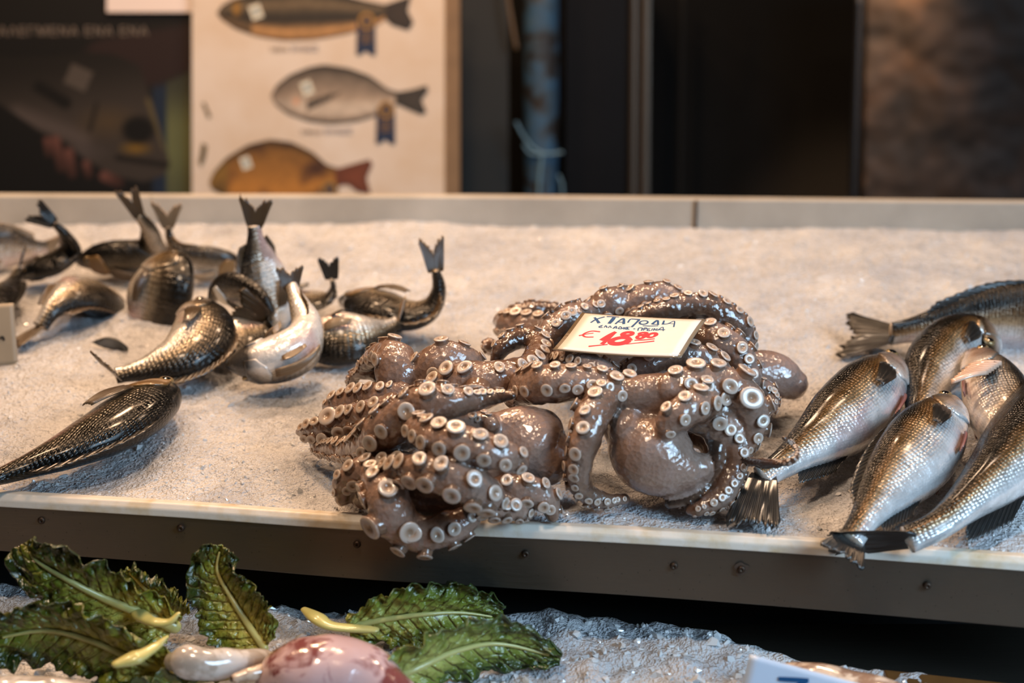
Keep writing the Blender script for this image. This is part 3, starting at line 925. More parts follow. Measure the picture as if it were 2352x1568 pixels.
def place_suckers():
    trees = [o[1] for o in OCT]
    cam = Vector(CAM)
    for root, bvh, info, seed in OCT:
        r_ = random.Random(seed)
        cand = []
        for C, T, od, ln, a in info:
            if True:
                for i, d, rs in a['_s']:
                    r = C[i, 3]
                    c = C[i, :3] + d * r
                    loc, nn, _, dist = bvh.find_nearest(Vector(c + d * rs * .3), .02)
                    if loc is not None and dist < r * .7 and nn.dot(Vector(d)) > .15:
                        c = np.array(loc); d = nrm(d * .55 + np.array(nn) * .45)
                    tip = Vector(c + d * rs * .55)
                    ok = np.dot(c - ORG, EN) > -.004
                    for q in trees:
                        l2, n2, _, d2 = q.find_nearest(tip, .05)
                        if l2 is not None and (tip - l2).dot(n2) < -.0006: ok = False; break
                    face = float(np.dot(d, nrm(CAM - c)))
                    if ok and face > -.75:
                        see = face > -.25
                        if see:
                            dv = (cam - tip).normalized()
                            for q in trees:
                                if q.ray_cast(tip + Vector(d) * .0006, dv)[0] is not None: see = False; break
                        cand.append((see, rs * max(.15, face), c, d, rs, i, T[i]))
        cand.sort(key=lambda x: (not x[0], -x[1]))
        rest_v, rest_f, rest_m, rest_r = [], [], [], []
        for idx, (see, _, c, d, rs, i, t) in enumerate(cand):
            u = nrm(t - d * np.dot(t, d)); w = np.cross(d, u)
            tiltv = nrm(d + .16 * (r_.random() - .5) * u + .16 * (r_.random() - .5) * w); u = nrm(u - tiltv * np.dot(u, tiltv)); w = np.cross(tiltv, u)
            q = r_.uniform(0, 6.28); u2 = u * math.cos(q) + w * math.sin(q); w2 = np.cross(tiltv, u2)
            M = np.eye(4); M[:3, 0] = u2 * rs; M[:3, 1] = w2 * rs; M[:3, 2] = tiltv * rs * r_.uniform(.62, .85); M[:3, 3] = c
            me = CUPM[r_.choice((0, 0, 1, 1, 2, 3))]
            if see and idx < 100:
                o = bpy.data.objects.new('sucker', me); COL.objects.link(o)
                o.parent = root; o.matrix_parent_inverse = Matrix.Translation(-Vector(root.location)); o.matrix_basis = Matrix(M.tolist())
            else:
                off = len(rest_v)
                co = np.empty(len(me.vertices) * 3); me.vertices.foreach_get('co', co); co = co.reshape(-1, 3) @ M[:3, :3].T + c
                rest_v += co.tolist(); rest_f += [tuple(v + off for v in p.vertices) for p in me.polygons]; rest_m += [p.material_index for p in me.polygons]
                rd = np.empty(len(me.vertices), np.float32); me.attributes['rad'].data.foreach_get('value', rd); rest_r += rd.tolist()
        if rest_v:
            tag(mesh('suckers', rest_v, rest_f, [CUPS, CUP], root, True, fm=rest_m, attrs={'rad': rest_r}), kind='stuff')


# front centre: round mantle hanging toward the lip
octopus('octopus with round smooth mantle hanging forward at the front centre of the heap', SKIN,
    mantle=[[(1438, 980, 6.6, 58), (1460, 1004, 5.9, 80), (1494, 1036, 5.0, 96), (1540, 1062, 4.3, 86), (1582, 1074, 4.0, 58), (1602, 1074, 4.0, 38)]],
    webs=[[(1400, 905, 9.0, 34), (1450, 905, 9.4, 42), (1520, 900, 9.6, 44), (1590, 915, 9.2, 46), (1650, 945, 8.0, 50)],
          [(1450, 930, 8.2, 44), (1530, 930, 8.6, 44), (1600, 945, 8.0, 46)], [(1450, 950, 7.6, 40), (1440, 985, 7.0, 45)], [(1540, 975, 5.2, 44), (1630, 995, 5.0, 46), (1655, 1055, 3.2, 40), (1640, 1110, 1.6, 30)]],
    arms=[
        dict(p=[(1440, 890, 9.5, 36), (1395, 905, 9.6, 40), (1362, 955, 8.8, 42), (1342, 1020, 7.0, 36), (1330, 1080, 4.6, 31), (1340, 1128, 2.4, 25), (1385, 1148, 1.4, 21), (1435, 1146, 1.0, 12)],
             o=[V(-.5, .2, .85), V(-.75, .55, .5), V(-.85, .55, .1), V(-.75, .7, -.1), V(-.1, 1, .1)], k=.42),
        dict(p=[(1540, 895, 10.0, 40), (1600, 880, 10.4, 44), (1668, 890, 10.0, 48), (1715, 925, 8.8, 46), (1728, 975, 7.0, 36), (1708, 1025, 5.4, 22), (1692, 1052, 4.6, 13), (1722, 1060, 4.9, 11), (1775, 1066, 6.0, 10.5), (1818, 1060, 7.0, 9), (1832, 1038, 7.4, 7.5), (1818, 1018, 7.6, 6), (1802, 1006, 8.2, 5)],
             o=[V(.1, .5, .85), V(.3, .55, .75), V(.8, .5, .4), V(1, .3, 0), V(.4, -.6, .3), V(.2, .6, .6), V(.2, .6, .6)], k=.46, big=(.30, 1, 1.3)),
        dict(p=[(1600, 930, 8.8, 48), (1655, 975, 7.0, 48), (1690, 1030, 5.2, 36), (1683, 1090, 3.4, 30), (1655, 1140, 2.0, 27), (1612, 1166, 1.3, 20), (1585, 1172, 1.0, 12)],
             o=[V(.6, .6, .5), V(.8, .6, .3), V(.8, .5, 0), V(.5, .8, 0), V(.1, 1, .1)], k=.36, **{'from': .12}),
        dict(p=[(1640, 912, 9.0, 42), (1602, 930, 9.4, 42), (1564, 950, 9.2, 40), (1536, 970, 8.6, 34), (1532, 984, 8.0, 26)], o=V(-.2, .8, .45), k=.42, **{'from': .2}),
        dict(p=[(1600, 965, 7.6, 30), (1635, 995, 6.4, 24), (1647, 1045, 5.0, 20), (1625, 1100, 3.0, 18), (1580, 1142, 1.7, 17), (1538, 1156, 1.2, 13)], o=[V(.6, -.4, -.6), V(.4, -.5, -.7)], k=.4),
        dict(p=[(1420, 895, 9.6, 36), (1370, 882, 10.2, 38), (1310, 880, 10.4, 42), (1250, 882, 10.0, 46), (1205, 892, 8.6, 40), (1182, 915, 6.8, 26)],
             o=[V(0, .7, .75), V(-.05, .75, .7), V(-.3, .8, .5)], k=.36, spread=38),
    ], seed=11)
# centre left: mantle half covered by the arms
octopus('octopus with big smooth mantle between two arms, sprawling left and over the front lip', SKIN,
    mantle=[[(1130, 985, 6.6, 40), (1185, 1000, 6.0, 74), (1222, 1022, 5.2, 90), (1248, 1045, 4.4, 72)]],
    webs=[[(960, 985, 7.2, 44), (900, 1005, 6.0, 46), (860, 1040, 4.6, 40)], [(1000, 950, 8.2, 42), (1060, 965, 7.6, 36), (1120, 985, 7.0, 38)],
          [(850, 1100, 3.0, 42), (830, 1135, 1.6, 34), (890, 1120, 3.2, 44)], [(900, 1125, 3.0, 44), (980, 1145, 2.6, 42), (1070, 1152, 2.4, 36)],
          [(1000, 1050, 3.0, 50), (1100, 1070, 3.0, 56), (1170, 1090, 2.4, 44)]],
    arms=[
        dict(p=[(960, 985, 8.6, 36), (1000, 1006, 9.0, 42), (1060, 1020, 9.2, 44), (1120, 1036, 8.8, 42), (1168, 1052, 8.2, 36), (1190, 1062, 7.6, 26)],
             o=[V(0, .85, .6), V(.1, .85, .55)], k=.46, spread=36),
        dict(p=[(940, 945, 9.0, 40), (985, 925, 10.2, 42), (1040, 925, 10.2, 36), (1095, 918, 10.0, 25), (1140, 912, 10.2, 18), (1178, 908, 10.6, 11)],
             o=[V(-.1, -.1, 1), V(.1, -.1, 1)], k=.46, spread=30),
        dict(p=[(990, 915, 9.4, 36), (945, 945, 9.2, 46), (890, 985, 7.4, 48), (850, 1020, 5.4, 40), (812, 1034, 3.8, 32), (768, 1032, 2.6, 26), (735, 1028, 2.0, 18), (718, 1022, 1.8, 10)],
             o=[V(-.5, .2, .7), V(-.5, .55, .6), V(-.2, .85, .4), V(0, .95, .35)], k=.40, spread=40),
        dict(p=[(900, 935, 7.0, 34), (850, 952, 5.8, 36), (800, 966, 4.6, 36), (752, 982, 3.6, 33), (715, 990, 2.8, 25), (692, 992, 2.4, 14)],
             o=[V(-.05, .9, .4)], k=.48, big=(.62, 1, 1.4), spread=34),
        dict(p=[(925, 900, 6.8, 26), (880, 908, 6.2, 32), (830, 918, 5.0, 35), (785, 928, 4.0, 31), (757, 938, 3.2, 19)], o=[V(-.1, .85, .5)], k=.42, spread=36),
        dict(p=[(930, 1065, 5.0, 30), (880, 1072, 4.6, 34), (830, 1085, 3.8, 38), (795, 1108, 2.8, 32), (790, 1140, 1.6, 22)], o=[V(-.2, .85, .4), V(-.5, .8, .2)], k=.42, spread=38),
        dict(p=[(900, 1085, 5.4, 34), (960, 1080, 6.8, 40), (1020, 1092, 7.0, 46), (1075, 1112, 6.4, 46), (1118, 1134, 5.2, 40), (1140, 1150, 4.2, 26)],
             o=[V(0, .9, .45), V(.1, .95, .3), V(.2, 1, -.1)], k=.50, big=(.84, 1, 1.7), spread=33),
        dict(p=[(860, 1095, 4.4, 36), (885, 1130, 4.2, 48), (898, 1170, 3.2, 54), (925, 1212, 1.4, 48), (980, 1226, 1.0, 42), (1040, 1208, 1.6, 38), (1082, 1182, 2.2, 28)],
             o=[V(-.35, .85, .45), V(-.3, .95, .1), V(-.1, .95, -.25), V(.2, .9, -.3), V(.5, .8, -.2)], k=.47, big=(.36, 1, 1.5), spread=38),
        dict(p=[(1140, 1120, 3.4, 26), (1190, 1118, 3.6, 34), (1235, 1132, 3.0, 34), (1262, 1160, 1.8, 28), (1268, 1185, 1.0, 16)], o=[V(.2, .9, .1), V(.7, .6, .1)], k=.44, spread=44),
        dict(p=[(1090, 1150, 3.6, 30), (1140, 1165, 2.6, 30), (1185, 1172, 2.0, 26), (1210, 1180, 1.2, 16)], o=[V(.0, .95, .2)], k=.5, spread=36),
        dict(p=[(960, 1040, 4.0, 24), (1000, 1046, 3.8, 22), (1040, 1052, 3.4, 18)], o=[V(0, .7, .7)], k=.4),
        dict(p=[(1010, 960, 7.6, 28), (1080, 958, 7.6, 26), (1128, 975, 7.8, 22)], o=[V(0, .6, .8)], k=.4),
    ], seed=23)
# left rear: a tangle with a ringed arm
octopus('octopus tangle with a ringed dark arm, at the left rear of the heap', SKIN,
    mantle=[[(1000, 905, 4.0, 50), (1060, 900, 4.4, 56), (1120, 890, 4.2, 48)]],
    webs=[[(950, 880, 5.6, 46), (990, 870, 6.4, 44)], [(1050, 880, 6.6, 44), (1100, 880, 6.6, 42)]],
    arms=[
        dict(p=[(955, 890, 5.6, 50), (918, 860, 7.4, 56), (905, 822, 8.6, 46), (880, 812, 8.4, 30), (850, 828, 7.2, 23), (836, 850, 5.6, 18)],
             o=[V(-.1, .85, .55), V(-.1, .7, .75), V(-.5, .0, .8)], k=.40, spread=46),
        dict(p=[(900, 888, 4.6, 24), (878, 866, 5.6, 22), (848, 852, 6.0, 18), (818, 862, 5.2, 15), (808, 884, 3.8, 13), (826, 898, 3.2, 10), (850, 890, 3.8, 7)],
             o=[V(-.1, -.6, .5), V(-.9, -.2, .3), V(-.9, .4, 0)], k=.42),
        dict(p=[(965, 890, 6.0, 42), (990, 850, 8.0, 46), (1022, 828, 9.0, 48), (1062, 832, 8.6, 40), (1092, 856, 7.4, 32)],
             o=[V(-.2, .8, .6), V(.0, .75, .7), V(.4, .6, .7)], k=.36, spread=46),
        dict(p=[(1010, 898, 7.0, 42), (1060, 878, 8.2, 48), (1118, 872, 8.8, 44), (1175, 862, 9.0, 38), (1222, 836, 9.0, 33), (1238, 800, 9.2, 30), (1215, 776, 9.6, 27), (1178, 780, 9.6, 24), (1152, 802, 9.0, 21), (1140, 826, 8.0, 16)],
             o=[V(.0, .8, .5), V(.15, .85, .45), V(.6, .75, .2), V(.9, .3, .2), V(.2, -.8, .5), V(-.8, -.3, .4)], k=.44, big=(.26, 1, 1.75), spread=36),
        dict(p=[(1135, 800, 5.6, 18), (1120, 790, 6.4, 14), (1122, 806, 5.2, 10)], o=V(-.8, .3, .5), k=.45),
    ], seed=37)
# rear right: mantle lying toward the bass, arms around the price card
octopus('octopus with grey egg shaped mantle at right rear, arms curling round the price card', SKIND,
    mantle=[[(1690, 858, 4.6, 36), (1730, 854, 4.6, 49), (1770, 860, 4.2, 55), (1804, 874, 3.7, 48), (1820, 882, 3.4, 38)]],
    webs=[[(1440, 800, 6.4, 60), (1530, 790, 7.0, 70), (1620, 810, 6.4, 62), (1680, 850, 5.2, 40)], [(1330, 790, 6.0, 50), (1420, 780, 7.4, 60), (1500, 750, 8.4, 50)],
          [(1420, 720, 8.8, 44), (1500, 715, 9.0, 44)], [(1330, 850, 2.6, 52), (1430, 850, 3.2, 66), (1560, 850, 3.2, 72), (1680, 870, 2.6, 48)],
          [(1420, 780, 5.4, 70), (1560, 790, 5.4, 70)]],
    arms=[
        dict(p=[(1370, 725, 9.4, 36), (1400, 695, 10.8, 38), (1440, 696, 10.6, 36)], o=V(0, .7, .7), k=.30, spread=52),
        dict(p=[(1430, 720, 9.6, 36), (1470, 690, 11.0, 36), (1520, 682, 11.2, 36), (1558, 700, 10.6, 30)], o=V(0, .65, .75), k=.33, spread=48),
        dict(p=[(1460, 730, 10.4, 20), (1530, 712, 11.2, 26), (1600, 702, 11.4, 30), (1662, 722, 10.6, 32), (1703, 762, 9.0, 29), (1714, 808, 7.2, 20), (1702, 835, 6.0, 12)],
             o=[V(0, -.5, .8), V(.3, -.5, .8), V(.9, -.2, .4), V(1, .2, 0)], k=.40),
        dict(p=[(1600, 765, 9.0, 34), (1650, 785, 9.0, 40), (1695, 822, 7.8, 40), (1712, 872, 6.2, 34), (1695, 910, 5.0, 24)],
             o=[V(.3, -.2, .9), V(.8, .3, .6), V(.95, .5, .1)], k=.38, spread=36),
        dict(p=[(1432, 872, 8.4, 26), (1470, 845, 9.6, 32), (1530, 822, 10.2, 36), (1592, 822, 10.2, 38), (1642, 848, 9.2, 36), (1662, 895, 8.0, 30)],
             o=[V(-.4, .6, .7), V(-.1, -.1, 1), V(.5, -.4, .7), V(.9, -.1, .3)], k=.40),
        dict(p=[(1385, 715, 9.8, 28), (1335, 722, 10.2, 30), (1290, 742, 9.8, 33), (1258, 778, 8.8, 31), (1262, 815, 7.4, 27), (1290, 840, 6.4, 22)],
             o=[V(-.1, .2, 1), V(-.5, .3, .8), V(-.85, .5, .2)], k=.38, spread=40),
        dict(p=[(1262, 752, 6.6, 32), (1215, 752, 6.2, 36), (1172, 745, 5.8, 33), (1152, 738, 5.6, 22)], o=[V(-.3, .8, .5), V(-.6, .6, .4)], k=.40, spread=46),
        dict(p=[(1275, 715, 6.6, 20), (1225, 712, 6.8, 22), (1180, 716, 6.4, 18)], o=V(0, -.6, .5), k=.36),
        dict(p=[(1262, 832, 8.0, 26), (1320, 832, 9.4, 30), (1375, 850, 9.4, 30), (1418, 880, 8.4, 26)], o=[V(0, .4, .9), V(.3, .5, .8)], k=.36, spread=44),
        dict(p=[(1715, 905, 4.6, 20), (1745, 890, 5.2, 24), (1768, 905, 4.6, 22), (1766, 938, 3.8, 18), (1742, 958, 3.4, 13)], o=[V(.4, .2, .8), V(.9, .5, .2), V(.4, .9, 0)], k=.36),
        dict(p=[(1590, 850, 7.6, 26), (1610, 860, 7.4, 24)], o=V(-.6, .7, .3), k=.4),
    ], seed=41)
place_suckers()
# ------------------------------------------------------------------ price cards
PAPER = plain('white_card', lin(226, 220, 212), .45, var=.06, scale=120, coat=.5, coatr=.1)
n = NT('blue_white_card'); PAPERB = n.set(base=lin(186, 204, 226), rough=.4, coat=.4)
SLEEVE = plain('clear_sleeve_edge', lin(132, 116, 96), .2, var=.2, scale=60, coat=.6)
INKB = plain('blue_marker', lin(24, 74, 120), .4, var=.3, scale=500)
INKR = plain('red_marker', lin(206, 48, 62), .4, var=.25, scale=500)

class Card:
    def __init__(s, c, u, v, hw, hh, label, name='price_card'):
        s.c, s.u = c, nrm(u); s.n = nrm(np.cross(s.u, v)); s.v = np.cross(s.n, s.u); s.hw, s.hh = hw, hh
        s.root = empty(name, c, label, 'price sign')
    def bow(s, a, b): return .0022 * ((a / s.hw) ** 2 - .4) * .6 + .0008 * math.sin(b / s.hh * 2 + a / s.hw)
    def p(s, a, b, z=0.0): return s.c + s.u * a + s.v * b + s.n * (z + s.bow(a, b))
    def hit(s, px, py):
        d = ray(px, py); k = np.dot(s.n, s.c - CAM) / np.dot(s.n, d); q = CAM + d * k - s.c
        return np.dot(q, s.u), np.dot(q, s.v)
    def sheet(s, name, hw, hh, z, th, mat):
        k = 14
        P = [s.p(a * hw, b * hh, z) for b in np.linspace(-1, 1, k) for a in np.linspace(-1, 1, k)]
        return solid(mesh(name, P, grid_faces(k, k), mat, s.root), th)
    def strokes(s, name, lines, mat, z=.0008):
        mb = MB()
        for w, pts in lines:
            q = np.array([s.hit(*p) for p in pts])
            if len(q) > 2: q = spline(np.c_[q, np.zeros(len(q))], len(q) * 7)[0][:, :2]
            else: q = np.linspace(q[0], q[-1], 6)
            t = np.gradient(q, axis=0); t /= np.linalg.norm(t, axis=1, keepdims=True) + 1e-9
            nn = np.c_[-t[:, 1], t[:, 0]]
            wd = w * (1 + .18 * np.sin(np.linspace(0, 3, len(q)) + len(mb.v)))
            v = []
            for i in range(len(q)):
                for sg in (-.5, .5):
                    a = q[i] + nn[i] * sg * wd[i]; v.append(s.p(a[0], a[1], z))
            mb.add(v, grid_faces(len(q), 2))
        return mb.build(name, mat, s.root)

cc = W(1447, 770, 11.8); uu = V(.915, .386, .10); vv_ = V(.375, -.921, .106)
card = Card(cc, uu, vv_, .0572, .0352, 'laminated white card reading the octopus price 18.80 in red, lying on the octopus heap')
card.sheet('plastic_sleeve', .0572, .0352, 0, .0008, SLEEVE)
card.sheet('paper', .0536, .0336, .0004, .0005, PAPER)
K = lambda *p: [(1260 + x / 6.19, 700 + y / 6.19) for x, y in p]
def ell(cx, cy, rx, ry, sk=0.0, a0=0, a1=6.6, n_=14):
    return K(*[(cx + rx * math.cos(a) - sk * ry * math.sin(a), cy + ry * math.sin(a)) for a in np.linspace(a0, a1, n_)])
card.strokes('blue_lettering', [(.0016, K((600, 270), (680, 225), (800, 190))), (.0026, K((655, 200), (690, 235), (720, 275))), (.0014, K((830, 186), (920, 186), (1005, 190))), (.0032, K((935, 195), (905, 235), (860, 280))),
    (.0022, K((950, 285), (1000, 245), (1068, 212), (1070, 285))), (.0014, K((985, 258), (1068, 262))), (.0018, K((1128, 266), (1165, 220), (1225, 218), (1305, 226))), (.0024, K((1290, 228), (1240, 275), (1182, 326))),
    (.0016, ell(1355, 265, 58, 25, .5)), (.0022, K((1470, 292), (1548, 236), (1560, 302))), (.0012, K((1340, 310), (1450, 316), (1562, 314))), (.0012, K((1480, 292), (1556, 294))), (.0020, K((1645, 240), (1625, 296))),
    (.0013, K((1632, 292), (1700, 286), (1790, 250), (1782, 336))), (.0010, K((1700, 280), (1800, 292)))], INKB)
card.strokes('small_blue_lettering', [(.0011, K(*p)) for p in (
    ((772, 300), (722, 318), (730, 330), (772, 330)), ((735, 315), (760, 315)), ((790, 332), (815, 306), (832, 332)), ((850, 336), (876, 310), (892, 336)), ((915, 346), (960, 314), (972, 346)), ((930, 336), (968, 336)),
    ((990, 346), (1020, 318), (1042, 346), (990, 346)), ((1060, 345), (1070, 330), (1088, 338), (1075, 350), (1060, 345)), ((1160, 324), (1100, 330), (1130, 340), (1095, 352), (1150, 354)), ((1205, 350), (1235, 351)),
    ((1270, 376), (1285, 340), (1335, 344), (1320, 376)), ((1350, 376), (1365, 340), (1400, 346), (1360, 360)), ((1450, 346), (1415, 352), (1405, 376), (1450, 377)), ((1410, 362), (1440, 363)), ((1480, 350), (1465, 380)),
    ((1495, 380), (1506, 350), (1530, 378), (1546, 350)), ((1550, 378), (1625, 334), (1632, 388)), ((1570, 369), (1660, 371)))], INKB)
card.strokes('red_price', [(.0016, K((735, 386), (620, 378), (530, 402), (490, 432), (530, 456), (640, 456))), (.0016, K((432, 442), (540, 418), (640, 404))), (.0040, K((745, 500), (870, 430), (958, 388))), (.0036, K((950, 392), (860, 470), (755, 552))),
    (.0022, K((568, 586), (680, 572), (840, 555))), (.0040, ell(1125, 416, 68, 22, .9)), (.0062, ell(1015, 505, 120, 42, 1.1)), (.0026, K((1168, 497), (1196, 493))), (.0034, ell(1345, 416, 55, 14, .7)), (.0040, ell(1312, 458, 50, 22, .8)),
    (.0032, ell(1472, 442, 55, 27, .9)), (.0015, K((1220, 502), (1360, 500), (1512, 490))), (.0017, K((1100, 552), (1300, 536), (1505, 520)))], INKR)
# card at the left edge
c1 = Card(W(-46, 772, 3.0), V(1, -.2, 0), V(.05, -.35, .9), .034, .030, 'grey white card cut by the left edge, standing on the ice')
c1.sheet('paper', .034, .030, 0, .0012, plain('grey_card', lin(150, 134, 112), .5, var=.08)); c1.strokes('lettering', [(.002, [(0, 778), (6, 774), (10, 782)])], plain('black_marker', lin(30, 28, 28), .5), .0015)
# card in the lower right foreground
c2 = Card(L(1850, 1632, 3.2), I(1, -.24, .25), V(.05, -.45, .85), .050, .030, 'pale blue card with a dark blue figure, standing in the lower ice at the front')
c2.sheet('paper', .050, .030, 0, .0012, PAPERB); c2.strokes('blue_figure', [(.0030, [(1788, 1558), (1858, 1562)]), (.0030, [(1856, 1563), (1836, 1572), (1820, 1590)])], INKB, .0016)

# ------------------------------------------------------------------ lettuce
def leaf_material(name, dark, mid, light):
    n = NT(name); u = n.sep(n.uv('leaf'))
    ob = n.obj()
    a = n.math('ABSOLUTE', n.math('SUBTRACT', n.math('MULTIPLY', u[0], 2.0), 1.0))
    base = n.math('ADD', n.math('ADD', n.math('MULTIPLY', a, .42), n.math('MULTIPLY', u[1], .40)), n.math('MULTIPLY', n.math('SUBTRACT', n.noise(60, ob, 4), .5), .5))
    col = n.ramp(base, [(.16, light), (.40, mid), (.62, dark)])
    h = n.math('ADD', n.voro(95, ob), n.math('MULTIPLY', n.noise(140, ob), .7))
    # side veins
    ph = n.math('ADD', n.math('MULTIPLY', u[1], 74.0), n.math('MULTIPLY', a, -16.0))
    ve = n.math('POWER', n.math('MULTIPLY', n.math('ADD', n.math('SINE', ph), 1.0), .5), 8.0)
    col = n.mix(n.math('MULTIPLY', ve, n.math('SUBTRACT', .55, n.math('MULTIPLY', a, .45))), col, light)
    h = n.math('SUBTRACT', h, n.math('MULTIPLY', ve, .6))
    return n.set(base=col, rough=.24, spec=.6, coat=.45, coatr=.12, normal=n.bump(h, 1.0, .004), trans=0.0)
LEAF = leaf_material('romaine_leaf', lin(46, 60, 18), lin(118, 126, 38), lin(196, 188, 92))
LEAF2 = leaf_material('green_leaf', lin(56, 72, 24), lin(120, 132, 44), lin(182, 182, 94))
RIB = plain('pale_leaf_rib', lin(196, 188, 116), .3, var=.15, scale=60, coat=.3, bump=.2)

def leaf(label, rib, width, side, cup=.25, ruff=.012, mat=LEAF, seed=0, jag=.1, ribr=(7, 2), up=None):
    """rib: midrib points (px,py,h) base to tip; width: half widths in px along it; side: sideways direction"""
    P = np.array([L(*p) for p in rib]); C, ln = spline(P, 64)
    T = tangents(C)
    S = np.array([side] if not isinstance(side, list) else side)
    wd = np.interp(np.linspace(0, 1, 64), np.linspace(0, 1, len(width)), width) * mpp(C[32])
    cols = 45; v, uv = [], []
    kk = np.linspace(0, len(S) - 1, 64)
    rc = []
    for i in range(64):
        a = int(kk[i]); b = min(a + 1, len(S) - 1); s = nrm(S[a] * (1 - kk[i] + a) + S[b] * (kk[i] - a))
        s = nrm(s - T[i] * np.dot(s, T[i])); n_ = np.cross(T[i], s)
        if np.dot(n_, EN - EY * .6) < 0: n_ = -n_
        u = i / 63
        for j in range(cols):
            q = 2 * j / (cols - 1) - 1
            w = wd[i] * (1 + jag * noise.noise(Vector((u * 13, 3 * np.sign(q), seed))) * abs(q) + jag * .6 * noise.noise(Vector((u * 38, 3 * np.sign(q), seed + 2))) * abs(q))
            r = ruff * abs(q) ** 1.6 * (noise.noise(Vector((u * 8, q * 2, seed))) + .7 * noise.noise(Vector((u * 19, q * 3, seed + 5))))
            bl = .0032 * noise.noise(Vector((u * 30, q * 11, seed + 9))) * min(1, abs(q) * 5)
            pt = C[i] + s * q * w * (1 - .12 * abs(q)) + n_ * (cup * wd[i] * q * q + r + bl - .004 * math.exp(-(q * 9) ** 2))
            v.append(pt); uv.append((j / (cols - 1), u))
        rc.append(C[i] - n_ * .0008)
    mid = C[0]
    root = empty('lettuce_leaf', C[0], label, 'lettuce leaf', 'romaine leaves on the lower ice')
    solid(mesh('leaf_blade', v, grid_faces(64, cols), mat, root, True, uvs={'leaf': uv}), .0007)
    rr = np.linspace(ribr[0] * .75, ribr[1] * .8, 60) * mpp(mid)
    rv, rf = tube(np.array(rc)[:60], rr, 12)
    mesh('midrib', rv, rf, RIB, root)
    return root

leaf('broad dark romaine leaf at the far left, tip standing against the steel apron', [(400, 1440, 3.0), (330, 1410, 4.4), (240, 1375, 6.0), (150, 1330, 8.0), (78, 1285, 9.4), (58, 1245, 10.6)],
     [50, 82, 100, 106, 98, 46], [I(.35, .8, .45), I(.5, .75, .4)], .18, .016, LEAF, 3, ribr=(22, 3))
leaf('dark romaine leaf behind, only its ruffled rim showing between two leaves', [(410, 1420, 2.2), (370, 1390, 3.6), (330, 1350, 5.6), (290, 1310, 7.6)],
     [50, 70, 74, 60, 24], I(.85, .35, .3), .2, .016, LEAF, 8, ribr=(12, 3))
leaf('upright romaine leaf with a bold pale rib, standing at the middle of the lettuce', [(606, 1488, 1.6), (566, 1430, 3.2), (528, 1370, 5.2), (498, 1312, 7.4), (506, 1254, 9.6)],
     [54, 104, 108, 90, 74, 40], [V(.95, .3, .3), V(.95, .25, .2), V(.95, .2, .1)], .30, .011, LEAF, 14, ribr=(14, 3))
leaf('crinkled dark romaine leaf at the lower left, spreading off the left edge', [(390, 1545, 2.4), (300, 1512, 3.6), (200, 1470, 4.6), (100, 1450, 4.8), (-20, 1470, 4.4)],
     [48, 92, 110, 108, 100, 80], [I(.35, .8, .5), I(.1, .85, .5)], .15, .016, LEAF, 21, ribr=(14, 4))
leaf('lettuce leaf hanging low at the bottom edge, below the crinkled left leaf', [(520, 1550, 1.2), (420, 1560, 2.2), (300, 1580, 2.0), (180, 1590, 1.2)], [34, 50, 56, 50, 30], V(.1, .8, .6), .15, .012, LEAF2, 27, ribr=(14, 4))
leaf('toothed green lettuce leaf at the right, its back edge toward the apron', [(800, 1440, 2.6), (880, 1424, 3.2), (970, 1412, 3.6), (1060, 1408, 3.2), (1150, 1420, 2.2)],
     [30, 76, 96, 96, 86, 44], [I(-.1, .9, .4), I(.1, .9, .4)], .12, .015, LEAF2, 33, .22, ribr=(11, 3))
leaf('large green lettuce leaf at the right, pointed tip and green rib, beside the pink squid', [(850, 1580, 2.4), (950, 1540, 3.4), (1050, 1496, 3.6), (1150, 1480, 3.0), (1288, 1512, 1.4)],
     [50, 90, 104, 100, 76, 14], [I(.2, .85, .45), I(.3, .85, .4)], .06, .013, LEAF2, 40, .16, ribr=(14, 4))
# torn pale stalks
def stalk(label, pts, rr):
    P = np.array([L(*p) for p in pts]); C, _ = spline(P, 30)
    R = np.interp(np.linspace(0, 1, 30), np.linspace(0, 1, len(rr)), rr) * mpp(C[15])
    R = R * (1 + .1 * np.sin(np.linspace(0, 9, 30)))
    v, f = tube(C, R, 16)
    c = np.repeat(np.vstack([C[:1]] * 3 + [C] + [C[-1:]] * 3), 16, 0)
    v = c + (v - c) - np.outer(((v - c) @ EN), EN) * .45
    tag(mesh('lettuce_stalk', v, f, RIB), label, 'lettuce stalk', 'torn lettuce stalks')
stalk('torn pale lettuce stalk beside the base of the broad left leaf', [(300, 1395, 4.6), (345, 1425, 4.8), (388, 1428, 5.0), (410, 1408, 5.6)], [10, 20, 16, 5])
stalk('torn yellowish lettuce stalk lying left of the translucent squid', [(270, 1524, 5.4), (320, 1506, 5.6), (360, 1482, 5.8), (384, 1462, 6.2)], [14, 24, 16, 4])
stalk('torn pale lettuce stalk with split end, left of the toothed leaf', [(700, 1400, 3.2), (730, 1420, 3.4), (765, 1438, 3.2), (860, 1446, 3.0)], [10, 20, 15, 11])

